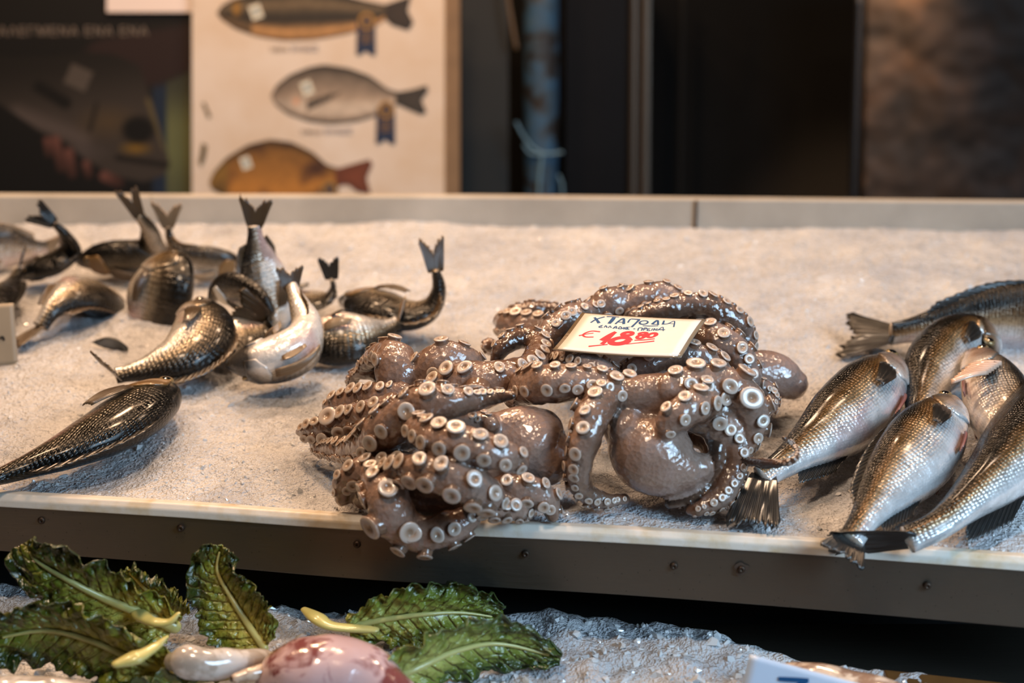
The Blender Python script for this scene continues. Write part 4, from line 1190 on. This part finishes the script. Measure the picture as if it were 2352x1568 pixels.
# ------------------------------------------------------------------ squid in the foreground
def squid_material(name, a, b, spots, sc, lo=.5, hi=.6):
    n = NT(name); ob = n.obj()
    s = n.ramp(n.math('ADD', n.noise(sc, ob, 3, .6, .6), n.math('MULTIPLY', n.noise(sc * 6, ob, 2), .12)), [(lo, (0,) * 3), (hi, (1,) * 3)])
    col = n.mix(s, n.mix(n.noise(20, ob), a, b), spots)
    return n.set(base=col, rough=.16, coat=.7, coatr=.06, spec=.6, sss=.25, ssss=.008, sssr=(1, .7, .6), normal=n.bump(n.noise(110, ob, 3), .25, .0015))
SQP = squid_material('pink_squid_skin', lin(196, 160, 160), lin(216, 190, 190), lin(128, 72, 70), 28, .56, .68)
SQW = squid_material('white_squid_skin', lin(206, 198, 190), lin(226, 220, 214), lin(180, 168, 156), 40)
SQT = squid_material('tan_cuttlefish_skin', lin(206, 178, 152), lin(224, 206, 186), lin(150, 118, 96), 40)

def squid(label, name, cat, pts, mat, flat=1.0, parts=(), base=L):
    C0 = []
    for px, py, h, r in pts:
        q = base(px, py, h); C0.append([*q, r * mpp(q)])
    C, _ = spline(C0, 60)
    v, f = tube(C[:, :3], C[:, 3], 36)
    c = np.repeat(np.vstack([C[:1, :3]] * 3 + [C[:, :3]] + [C[-1:, :3]] * 3), 36, 0)
    v = v - np.outer(((v - c) @ EN), EN) * (1 - flat)
    v = np.array([p + nrm(p - q) * .0016 * noise.noise(Vector(p) * 55) for p, q in zip(v, c)])
    b = C[:, :3].mean(0)
    root = empty(name, b, label, cat, None)
    mesh('mantle', v, f, mat, root)
    return root, C
s1, C1 = squid('plump pink squid with maroon blotches, in the front middle between lettuce leaves', 'squid', 'squid',
      [(600, 1590, 2.6, 28), (655, 1560, 3.4, 78), (735, 1548, 3.8, 98), (820, 1560, 3.4, 92), (890, 1600, 2.6, 70)], SQP, .9)
# fin flap on its rear edge
P = []
for i in range(16):
    u = i / 15; k = 12 + int(40 * u)
    c = C1[k, :3] + EN * C1[k, 3] * .2 - EY * C1[k, 3] * .9
    P.append([c - EY * .018 * q * math.sin(math.pi * u) - EN * .012 * q for q in np.linspace(-.3, 1, 6)])
P = np.array(P); solid(mesh('mantle_fin', P.reshape(-1, 3), grid_faces(16, 6), SQP, s1), .0015)
s2, C2 = squid('translucent white squid lying left of the pink squid, rounded end toward the leaves', 'squid', 'squid',
      [(404, 1520, 4.2, 28), (430, 1520, 4.4, 42), (480, 1524, 4.2, 40), (540, 1520, 3.8, 34), (610, 1512, 3.0, 24)], SQW, .92)
P = []
for i in range(14):
    u = i / 13; k = 6 + int(40 * u); c = C2[k, :3] - EN * C2[k, 3] * .5 - EY * C2[k, 3] * -.7
    P.append([c - EY * -.016 * q * math.sin(math.pi * u) - EN * .01 * q for q in np.linspace(-.3, 1, 6)])
P = np.array(P); solid(mesh('mantle_fin', P.reshape(-1, 3), grid_faces(14, 6), SQW, s2), .0015)
s3, C3 = squid('little tan squid tube with dark open end, tucked beside the pink squid', 'squid', 'squid', [(542, 1556, 4.2, 13), (575, 1548, 4.2, 18), (620, 1540, 4.0, 20)], SQT, 1.0)
e = C3[0, :3]; d = nrm(C3[0, :3] - C3[6, :3]); u = nrm(np.cross(d, EN)); w = np.cross(d, u); r = C3[0, 3]
mb = MB(); mb.add([e + d * (r * (.97 + z)) + k * r * (math.cos(a) * u + math.sin(a) * w) for k, z in ((.62, -.28), (.55, .02), (.4, .06), (.02, -.1)) for a in np.linspace(0, 6.283, 18, endpoint=False)], grid_faces(4, 18, True))
mb.build('open_end', plain('dark_opening', lin(84, 56, 36), .3, coat=.5), s3, True)
squid('pale pinkish squid cut by the bottom edge at the lower left corner', 'squid', 'squid', [(-60, 1590, 3.0, 34), (30, 1588, 3.2, 42), (120, 1592, 3.2, 42), (220, 1602, 2.8, 30)], SQW, .9)
squid('tan cuttlefish lying behind the pale blue card, at the front right', 'cuttlefish', 'cuttlefish', [(1790, 1535, 2.8, 18), (1850, 1548, 3.0, 34), (1950, 1575, 3.0, 44), (2060, 1602, 2.6, 40), (2140, 1630, 2.0, 24)], SQT, .8)
WOODB = plain('wet_brown_wood', lin(96, 66, 34), .35, var=.4, scale=40, coat=.3)
mb = MB(); a = L(2090, 1568, -.5); mb.box(a + EX * .12 - EY * .03, EX * .14 - EY * .03, EY * .012, EN * .006); o = bevel(mb.build('wooden_slat', WOODB), .002)
tag(o, 'brown wet wooden slat in the dark lower right corner behind the cuttlefish', 'slat')
# ------------------------------------------------------------------ behind the counter
YP = .80                                    # plane of the posters
n = NT('print_ink'); PRINT = n.set(base=n.attr('col', 0), rough=.5)
n = NT('print_ink_matt'); PRINTD = n.set(base=n.attr('col', 0), rough=.55, spec=.3)
def foam():
    n = NT('stained_white_foamboard'); ob = n.obj()
    st = n.ramp(n.noise(5, ob, 5, .6), [(.4, lin(212, 198, 184)), (.62, lin(200, 178, 154)), (.72, lin(184, 150, 114))])
    return n.set(base=st, rough=.55)
FOAM = foam()
EDGEW = plain('brown_batten', lin(122, 96, 68), .55, var=.35, scale=25)
DARKP = plain('black_poster', lin(15, 14, 13), .5, spec=.2)
WHITEP = plain('white_strip', lin(224, 210, 204), .5)
NAVY = plain('navy_ribbon', lin(30, 42, 66), .5, var=.2, scale=60)
GOLDP = plain('gold_print', lin(150, 112, 52), .45, var=.2, scale=80)
CREAM = plain('cream_sticker', lin(214, 210, 192), .5)
INK = plain('blue_print', lin(52, 66, 100), .5)
TAGB = plain('tag_blue', lin(104, 124, 136), .5)
GREY = plain('grey_print', lin(120, 104, 92), .5)
PALET = plain('pale_lettering', lin(116, 104, 94), .5)

def quadbox(mb, x0, y0, x1, y1, y, t, m=0):
    a, b, c, d = B(x0, y0, y), B(x1, y0, y), B(x1, y1, y), B(x0, y1, y)
    f = [(0, 1, 2, 3), (7, 6, 5, 4), (0, 4, 5, 1), (1, 5, 6, 2), (2, 6, 7, 3), (3, 7, 4, 0)]
    mb.add([*(p for p in (a, b, c, d)), *(p + np.array([0, t, 0]) for p in (a, b, c, d))], f, m)
def board(name, x0, y0, x1, y1, y, t, mat, parent=None, floor=False):
    mb = MB(); quadbox(mb, x0, y0, x1, y1, y, t)
    if floor: mb.v = [tuple(p) if p[2] > 1.05 else (p[0], p[1], 0.0) for p in mb.v]
    return mb.build(name, mat, parent)
def flat(name, pts, y, mat, parent):
    v = [B(a, b, y) for a, b in pts] + [B(sum(p[0] for p in pts) / len(pts), sum(p[1] for p in pts) / len(pts), y)]
    k = len(pts); return mesh(name, v, [((i + 1) % k, i, k) for i in range(k)], mat, parent, False)
def text(name, s, x, y0, size_px, yp, mat, parent, space=1.0, width=None):
    cu = bpy.data.curves.new(name, 'FONT'); cu.body = s; cu.space_character = space
    p = B(x, y0, yp); cu.size = size_px * mpp(p); cu.extrude = .0001
    o = bpy.data.objects.new(name, cu); COL.objects.link(o); cu.materials.append(mat)
    bpy.context.view_layer.update()
    if width: o.scale.x = width * mpp(p) / max(o.dimensions.x, 1e-6)
    o.rotation_euler = (math.pi / 2, 0, 0); o.location = Vector(p)
    dg = bpy.context.evaluated_depsgraph_get(); dg.update()
    me = bpy.data.meshes.new_from_object(o.evaluated_get(dg)); M = o.matrix_basis.copy()
    bpy.data.objects.remove(o); me.transform(M); me.name = name
    return link(name, me, parent)

# --- the white poster with three printed fish
pos = empty('fish_poster', B(735, 600, YP), 'stained white board poster with three printed fish and blue rosettes, behind the counter', 'poster')
board('panel', 441, -60, 1022, 640, YP, .012, FOAM, pos)
board('side_batten', 1022, -60, 1056, 640, YP - .002, .03, EDGEW, pos)
def pfish(name, top, bot, colfn, tailpts, tailcol):
    """top/bot: outlines in photo pixels, left to right with common ends"""
    T_, B_ = np.array(top, float), np.array(bot, float)
    kx, ks = 90, 25
    x0, x1 = T_[0, 0], T_[-1, 0]
    tt = np.linspace(0, 1, kx)
    xs = x0 + (x1 - x0) * (.5 - .5 * np.cos(np.pi * tt)) ; yt, yb = np.interp(xs, T_[:, 0], T_[:, 1]), np.interp(xs, B_[:, 0], B_[:, 1])
    ker = np.hanning(7); ker /= ker.sum()
    sm = lambda y: np.r_[y[:3], np.convolve(y, ker, 'valid'), y[-3:]]
    yt, yb = sm(yt), sm(yb)
    v, c = [], []
    for i in range(kx):
        for j in range(ks):
            s = j / (ks - 1); py = yt[i] + (yb[i] - yt[i]) * s
            v.append(B(xs[i], py, YP - .0008)); c.append(lin(*colfn((xs[i] - x0) / (x1 - x0), s, xs[i], py))[:3])
    f = [q[::-1] for q in grid_faces(kx, ks)]
    o = mesh(name, v, f, PRINT, pos, False, attrs={'col': np.array(c)})
    k = len(tailpts); cx, cy = np.mean(tailpts, axis=0)
    tv = [B(a, b, YP - .0012) for a, b in tailpts] + [B(cx, cy, YP - .0012)]
    mesh('printed_tail', tv, [((i + 1) % k, i, k) for i in range(k)], PRINT, o, False, attrs={'col': np.array([lin(*tailcol)[:3]] * k + [lin(*[x * 1.25 for x in tailcol])[:3]])})
    return o
def shade(a, b, k): return tuple(a[i] + (b[i] - a[i]) * k for i in range(3))
def nz(x, y, s): return noise.noise(Vector((x * s, y * s, 3.3)))
def c_bass(t, s, x, y):
    edge = min(s, 1 - s) * 6
    c = shade((44, 38, 30), (104, 88, 66), max(0, min(1, 1 - abs(s - .28) * 4)))
    if s > .62: c = shade(c, (176, 132, 84), min(1, (s - .62) * 5) * (1 if t > .2 else .4))
    c = shade(c, (40, 34, 28), .5 * max(0, 1 - abs(s - .55) * 7))
    if t < .17: c = shade(c, (150, 108, 44), max(0, 1 - ((t - .115) / .03) ** 2) * max(0, 1 - ((s - .35) / .3) ** 2))
    k = 1 + .18 * nz(x, y, .2)
    return tuple(max(6, min(235, q * k * (.62 + .38 * min(1, edge)))) for q in c)
def c_silver(t, s, x, y):
    edge = min(s, 1 - s) * 7
    c = shade((70, 62, 54), (166, 146, 126), min(1, s * 1.5 + .1))
    c = shade(c, (190, 176, 160), max(0, 1 - ((s - .75) / .2) ** 2) * .7)
    if t < .2: c = shade(c, (84, 72, 62), .5 * (1 - t / .2))
    c = shade(c, (208, 128, 84), max(0, 1 - ((x - 680) / 9) ** 2 - ((y - 233) / 9) ** 2) * .7) if abs(x - 680) < 10 else c
    fx = (x - 705) / 75; fy = y - (244 - 30 * fx)
    if 0 < fx < 1 and abs(fy) < 9 * (1 - fx) + 3: c = shade(c, (44, 38, 32), .8)
    k = 1 + .12 * nz(x, y, .08)
    return tuple(max(6, min(235, q * k * (.42 + .58 * min(1, edge)))) for q in c)
def c_gold(t, s, x, y):
    edge = min(s, 1 - s) * 6
    c = shade((104, 72, 34), (168, 112, 48), min(1, s * 1.3))
    c = shade(c, (72, 44, 26), max(0, nz(x, y, .022)) * 1.5)
    if t < .14: c = shade(c, (120, 94, 40), .6)
    k = 1 + .15 * nz(x, y, .25)
    return tuple(max(6, min(235, q * k * (.5 + .5 * min(1, edge)))) for q in c)
pfish('printed_sea_bass', [(498, 30), (510, 12), (540, -4), (600, -16), (700, -26), (780, -14), (840, 2), (892, 12)], [(498, 30), (508, 44), (540, 66), (590, 84), (650, 94), (720, 92), (790, 80), (840, 66), (870, 56), (892, 40)], c_bass,
      [(885, 10), (915, 0), (945, -10), (936, 24), (950, 52), (938, 70), (900, 58), (885, 44)], (44, 36, 30))
pfish('printed_sea_bream', [(622, 220), (635, 196), (665, 172), (710, 154), (745, 148), (800, 156), (850, 174), (890, 204), (918, 212)], [(622, 220), (632, 240), (660, 262), (710, 280), (760, 286), (820, 280), (860, 268), (895, 248), (918, 238)], c_silver,
      [(908, 212), (945, 206), (980, 196), (984, 208), (968, 230), (980, 258), (968, 264), (935, 250), (908, 238)], (50, 44, 38))
pfish('printed_pandora', [(480, 420), (490, 396), (520, 362), (570, 332), (620, 320), (670, 326), (720, 350), (750, 378), (790, 390)], [(480, 420), (488, 436), (520, 452), (580, 466), (650, 470), (710, 456), (750, 436), (790, 424)], c_gold,
      [(770, 388), (805, 378), (848, 366), (856, 376), (842, 408), (852, 446), (820, 440), (800, 424), (770, 426)], (92, 48, 30))
for x, y, r in ((588, 27, 21), (705, 202, 20), (565, 374, 18)):
    a = .55
    pts = [(x + r * math.cos(a + k), y + r * math.sin(a + k)) for k in (0, 1.35, 3.14, 4.49)]
    tg_ = flat('printed_tag', pts, YP - .0018, CREAM, pos)
    pts = [(x + .45 * r * math.cos(a + k), y - 1 + .45 * r * math.sin(a + k)) for k in (0, 1.35, 3.14, 4.49)]
    flat('tag_mark', pts, YP - .0022, TAGB, tg_)
for x, y in ((842, 48), (887, 252), (757, 434)):
    rs_ = flat('rosette_ribbon', [(x - 22, y - 4), (x + 20, y - 6), (x + 21, y + 78), (x + 14, y + 80), (x - 2, y + 68), (x - 14, y + 78), (x - 24, y + 78)], YP - .0016, NAVY, pos)
    flat('rosette_seal', [(x + 19 * math.cos(a) * (1 + .04 * math.cos(12 * a)), y + 20 * math.sin(a) * (1 + .04 * math.cos(12 * a))) for a in np.linspace(0, 6.283, 48, endpoint=False)], YP - .0022, GOLDP, rs_)
    flat('rosette_centre', [(x + 12 * math.cos(a), y + 13 * math.sin(a)) for a in np.linspace(0, 6.283, 32, endpoint=False)], YP - .0026, NAVY, rs_)
    mb = MB()
    for dx in (-6, -2, 2, 6): quadbox(mb, x + dx - .8, y - 7, x + dx + .8, y + 7, YP - .003, .0002)
    for dy, w in ((28, 13), (35, 15), (42, 14), (49, 10)): 
        for q in range(6): quadbox(mb, x - w + q * 2 * w / 6, y + dy - 1.4 + q * -.5, x - w + q * 2 * w / 6 + 2.8, y + dy + 1.4 - q * .5, YP - .0022, .0002)
    mb.build('rosette_print', GOLDP, rs_)
text('caption_grey', 'λαβράκι', 620, 118, 17, YP - .001, GREY, pos, width=42); text('caption_blue', 'ΕΛΛΑΔΟΣ', 668, 118, 18, YP - .001, INK, pos, width=62)
text('caption_grey', 'τσιπούρα', 690, 308, 17, YP - .001, GREY, pos, width=50); text('caption_blue', 'ΕΛΛΑΔΟΣ', 746, 308, 18, YP - .001, INK, pos, width=62)
for pts in (((464, 236), (470, 234), (485, 268), (478, 272)), ((464, 328), (476, 334), (472, 362), (462, 384), (456, 372))):
    flat('scuff_mark', pts, YP - .0012, plain('scuff', lin(84, 72, 44), .6), pos)

# --- the dark photograph poster at the left
dk = empty('photo_poster', B(180, 600, YP + .02), 'dark poster printed with a hand holding a fish head, at the left behind the counter', 'poster')
board('panel', -420, -60, 441, 640, YP + .022, .01, DARKP, dk)
def seg(p, a, b):
    d = (b[0] - a[0], b[1] - a[1]); k = max(0, min(1, ((p[0] - a[0]) * d[0] + (p[1] - a[1]) * d[1]) / (d[0] ** 2 + d[1] ** 2)))
    return math.hypot(p[0] - a[0] - k * d[0], p[1] - a[1] - k * d[1]), k
def sm(e0, e1, x):
    x = max(0, min(1, (x - e0) / (e1 - e0))); return x * x * (3 - 2 * x)
OUTL = np.array([(-80, 120), (30, 130), (120, 128), (200, 120), (260, 124), (320, 150), (352, 240), (374, 320), (390, 378), (376, 404), (330, 418), (260, 404), (190, 362), (150, 326), (90, 300), (20, 252), (-80, 190)], float)
def inside(x, y):
    a = OUTL; b = np.roll(a, -1, 0)
    cond = ((a[:, 1] > y) != (b[:, 1] > y)) & (x < (b[:, 0] - a[:, 0]) * (y - a[:, 1]) / (b[:, 1] - a[:, 1] + 1e-9) + a[:, 0])
    d = b - a; k = np.clip(((x - a[:, 0]) * d[:, 0] + (y - a[:, 1]) * d[:, 1]) / (d ** 2).sum(1), 0, 1)
    ds = np.hypot(x - a[:, 0] - k * d[:, 0], y - a[:, 1] - k * d[:, 1]).min()
    return ds if cond.sum() % 2 else -ds
def picture(x, y):
    c = (20, 19, 18)
    # green wall and blue drape at the right
    g = sm(376, 388, x + .02 * y) * sm(150 + (440 - x) * .45, 170 + (440 - x) * .45, y)
    c = shade(c, shade((70, 72, 58), (122, 126, 84), sm(180, 300, y) * (1 - .4 * sm(340, 450, y))), g)
    b = sm(344, 356, x) * (1 - sm(378, 386, x)) * sm(180, 200, y); c = shade(c, (36, 52, 74), b)
    # forearm
    d, k = seg((x, y), (250, 150), (470, 112)); c = shade(c, (52, 36, 34), (1 - sm(50, 78, d)) * (1 - g))
    d = inside(x, y)
    if d > -4:
        f = shade((30, 27, 24), (72, 64, 58), sm(-20, 150, (y - 130) - (200 - x) * .1))
        f = shade(f, (112, 100, 96), max(0, 1 - seg((x, y), (40, 262), (190, 318))[0] / 34) * .75)
        f = shade(f, (96, 78, 54), max(0, 1 - math.hypot((x - 250) / 90, (y - 280) / 50)) * .9)
        f = shade(f, (150, 112, 40), max(0, 1 - math.hypot((x - 312) / 46, (y - 340) / 20)) * 1.1)
        f = shade(f, (108, 98, 98), max(0, 1 - math.hypot((x - 190) / 70, (y - 350) / 30)) * .5)
        f = shade(f, (16, 14, 12), 1 - sm(20, 40, math.hypot((x - 318) / 1.2, y - 298)))
        f = shade(f, (20, 18, 16), (1 - sm(4, 13, seg((x, y), (90, 200), (150, 236))[0] / 1.6)))
        f = shade(f, (24, 20, 16), (1 - sm(3, 10, seg((x, y), (270, 362), (390, 380))[0])) * .85)
        f = shade(f, (30, 26, 22), (1 - sm(2, 8, seg((x, y), (222, 240), (206, 300))[0])) * .7)
        f = shade(f, (140, 124, 74), (1 - sm(2, 9, seg((x, y), (340, 230), (378, 340))[0])) * .6)
        c = shade(c, f, sm(-4, 4, d))
    for a, b_, r in (((108, 322), (112, 352), 9), ((128, 322), (142, 384), 12), ((158, 350), (166, 398), 12), ((198, 376), (204, 400), 10), ((240, 404), (272, 418), 13)):
        q, k = seg((x, y), a, b_); c = shade(c, shade((126, 82, 72), (60, 38, 32), k * .8), 1 - sm(r - 5, r + 4, q))
    # torn label on the fish
    u = (x - 180) * .9 + (y - 178) * .4; w = -(x - 180) * .4 + (y - 178) * .9
    c = shade(c, (112, 102, 94), (1 - sm(24, 29, abs(u))) * (1 - sm(22, 27, abs(w))) * .8)
    return c
kx, ky = 190, 190
v, c = [], []
for yy in np.linspace(-30, 500, ky):
    for xx in np.linspace(-90, 441, kx):
        v.append(B(xx, yy, YP + .0212)); c.append([.5 * q for q in lin(*picture(xx, yy))[:3]])
mesh('printed_picture', v, [q[::-1] for q in grid_faces(ky, kx)], PRINTD, dk, False, attrs={'col': np.array(c)})
text('slogan', 'ΔΙΑΛΕΓΜΕΝΑ ΕΝΑ ΕΝΑ', -38, 82, 30, YP + .0205, PALET, dk, 1.1, width=378)
wl = empty('paper_strip', B(342, 28, YP + .012), 'white paper strip stuck at the top of the dark fish poster', 'paper')
board('sheet', 245, -50, 440, 28, YP + .014, .002, WHITEP, wl)

# --- dark back of the shop
YW = 1.25
WALLM = plain('dark_back_wall', lin(21, 20, 19), .9, spec=.1, var=.2, scale=6, bump=.1)
tag(board('wall_back', -1400, -900, 3800, 1200, YW, .05, WALLM, None, True), kind='structure')
mb = MB(); mb.box((0, -.6, -.03), (2.6, 0, 0), (0, 2.0, 0), (0, 0, .03)); tag(mb.build('floor', plain('dark_wet_floor', lin(40, 38, 36), .5, var=.3, scale=4)), kind='structure')
PANELM = plain('dark_green_panel', lin(20, 21, 18), .6, var=.25, scale=8)
p = board('wall_panel', 1058, -60, 1168, 640, .98,   .03, PANELM, None, True); tag(p, 'dark greenish upright panel right of the white fish poster', 'panel')
def pillar_material():
    n = NT('peeling_blue_paint'); ob = n.obj(); x = n.sep(ob)
    m = n.math('ADD', n.noise(26, ob, 5), n.math('MULTIPLY', x[2], 0.0))
    col = n.ramp(m, [(.38, lin(30, 26, 24)), (.44, lin(46, 64, 78)), (.55, lin(42, 76, 104)), (.7, lin(60, 82, 98))])
    return n.set(base=col, rough=.6, normal=n.bump(m, .3, .003))
BLUEP = pillar_material()
def upright(name, x0, x1, y, mat, label, cat, y0=-60, y1=640, taper=0.0):
    a, b = B(x0, y0, y), B(x1, y0, y); r = (b[0] - a[0]) / 2; lo = (0, 0, 0)
    cs = np.array([(a[0] + r, y + r, z) for z in np.linspace(lo[2], a[2], 30)])
    vv, ff = tube(cs, r * (1 - taper * np.linspace(1, 0, 30) + .03 * np.sin(np.linspace(0, 17, 30))), 28, False)
    return tag(mesh(name, vv, ff, mat), label, cat)
upright('painted_post', 1203, 1286, .93, BLUEP, 'round post with peeling blue paint behind the counter', 'post', taper=.35)
ROPE = plain('blue_string', lin(92, 124, 142), .6)
mb = MB()
for pts, r in (([(1186, 282), (1202, 312), (1222, 338), (1246, 352), (1268, 353), (1290, 350)], 3.6), ([(1246, 352), (1243, 380), (1240, 410), (1236, 470)], 4.0), ([(1204, 334), (1218, 352), (1246, 354)], 3.2), ([(1284, 404), (1292, 430), (1290, 480)], 3.0)):
    C, _ = spline([B(x, y, .925) for x, y in pts], 24); vv, ff = tube(C, np.full(24, r * mpp(C[0])), 8); mb.add(vv, ff)
tag(mb.build('string', ROPE, None, True), 'pale blue string knotted round the blue painted post', 'string')
C, _ = spline([B(x, y, .95) for x, y in ((1163, -60), (1168, 0), (1176, 50), (1186, 110))], 24)
vv, ff = tube(C, np.full(24, 5 * mpp(C[0])), 8); tag(mesh('cable', vv, ff, plain('brown_cable', lin(92, 72, 48), .5)), 'brown cable hanging left of the blue painted post', 'cable')
CAB = plain('dark_steel', lin(32, 30, 30), .36, .8, var=.3, scale=9)
cab = empty('steel_cabinet', B(1395, 640, 1.0), 'dark steel cabinet with lighter folded edge, right of the blue post', 'cabinet')
board('body', 1300, -60, 1452, 640, 1.0, .2, CAB, cab, True)
for i, (x0, x1, y) in enumerate(((1450, 1466, .985), (1468, 1474, .99), (1476, 1497, .98))):
    bevel(board('edge_strip', x0, -60, x1, 640, y, .2, plain('edge_steel', lin(100, 90, 80), .38, .8, var=.2, scale=9), cab, True), .004, 3)
upright('thin_pipe', 1562, 1578, 1.1, plain('dark_brown_pipe', lin(20, 18, 15), .7, spec=.2), 'thin dark pipe in the black opening at the back', 'pipe')
upright('black_post', 1966, 1988, .95, plain('black_post', lin(20, 20, 22), .35), 'narrow black post left of the brown stone slab', 'post')
def slab_material():
    n = NT('glossy_brown_stone'); ob = n.obj()
    m = n.noise(11, ob, 6, .6)
    col = n.ramp(m, [(.35, lin(22, 19, 16)), (.55, lin(34, 27, 21)), (.72, lin(54, 40, 28))])
    h = n.noise(9, ob, 2)
    return n.set(base=col, rough=.45, spec=.2, normal=n.bump(h, .5, .02))
tag(bevel(board('stone_slab', 1990, -60, 2420, 640, 1.0, .04, slab_material(), None, True), .004), 'mottled brown stone slab at the right edge behind the counter', 'slab')

# ------------------------------------------------------------------ light, camera
def area(name, loc, to, size, watt, col, shape='DISK', sy=None, spread=180):
    li = bpy.data.lights.new(name, 'AREA'); li.shape = shape; li.size = size; li.energy = watt; li.color = col; li.spread = math.radians(spread)
    if sy: li.size_y = sy
    o = bpy.data.objects.new(name, li); COL.objects.link(o); o.location = loc
    o.rotation_euler = (Vector(to) - Vector(loc)).to_track_quat('-Z', 'Y').to_euler()
    return o
WARM = (1.0, .63, .37)
for k, (x, y, wt, c) in enumerate(((-.80, -.12, 6.2, WARM), (-.42, .28, 8.0, WARM), (-.12, -.22, 6.6, WARM), (.30, .22, 4.8, (1, .68, .44)), (.70, -.15, 3.4, (1, .72, .50)))):
    area('stall_lamp', (x, y, 2.02), (x * .8, .0, .92), .12, wt, c)
area('front_lamp', (-.25, -.95, 2.05), (-.15, -.55, .8),   .2, 8.2, (1, .74, .52))
area('poster_lamp', (-.25, .36, 2.0), (-.3, .8, 1.1), .15, 1.4, WARM)
area('added_slab_light', (.58, .93, 1.62), (.55, 1.0, 1.2), .05, 3.0, WARM, 'DISK', None, 40)  # unseen light, added to raise warm glints on the stone slab
area('street_daylight', (1.35, -1.55, 1.55), (.45, -.36, .86), .9, 7.5, (.50, .75, 1.0), 'RECTANGLE', .8, 70)
w = bpy.data.worlds.new('dim_hall'); SC.world = w; w.use_nodes = True
bg = w.node_tree.nodes['Background']; bg.inputs[0].default_value = (.95, .92, .9, 1); bg.inputs[1].default_value = .016

cam = bpy.data.cameras.new('camera'); cam.lens = 70; cam.sensor_width = 36; cam.clip_start = .05
co = bpy.data.objects.new('camera', cam); COL.objects.link(co)
co.matrix_world = Matrix(((CR[0], CU[0], -CD[0], CAM[0]), (CR[1], CU[1], -CD[1], CAM[1]), (CR[2], CU[2], -CD[2], CAM[2]), (0, 0, 0, 1)))
cam.dof.use_dof = True
cam.dof.focus_distance = float(np.dot(W(1250, 850, 9) - CAM, CD))
cam.dof.aperture_fstop = 3.4
SC.camera = co
SC.view_settings.view_transform = 'Standard'; SC.view_settings.look = 'None'; SC.view_settings.gamma = 1
SC.view_settings.exposure = 0.0
SC.cycles.use_denoising = True
SC.cycles.max_bounces = 7; SC.cycles.transmission_bounces = 5; SC.cycles.sample_clamp_indirect = 4.0; SC.cycles.caustics_refractive = False
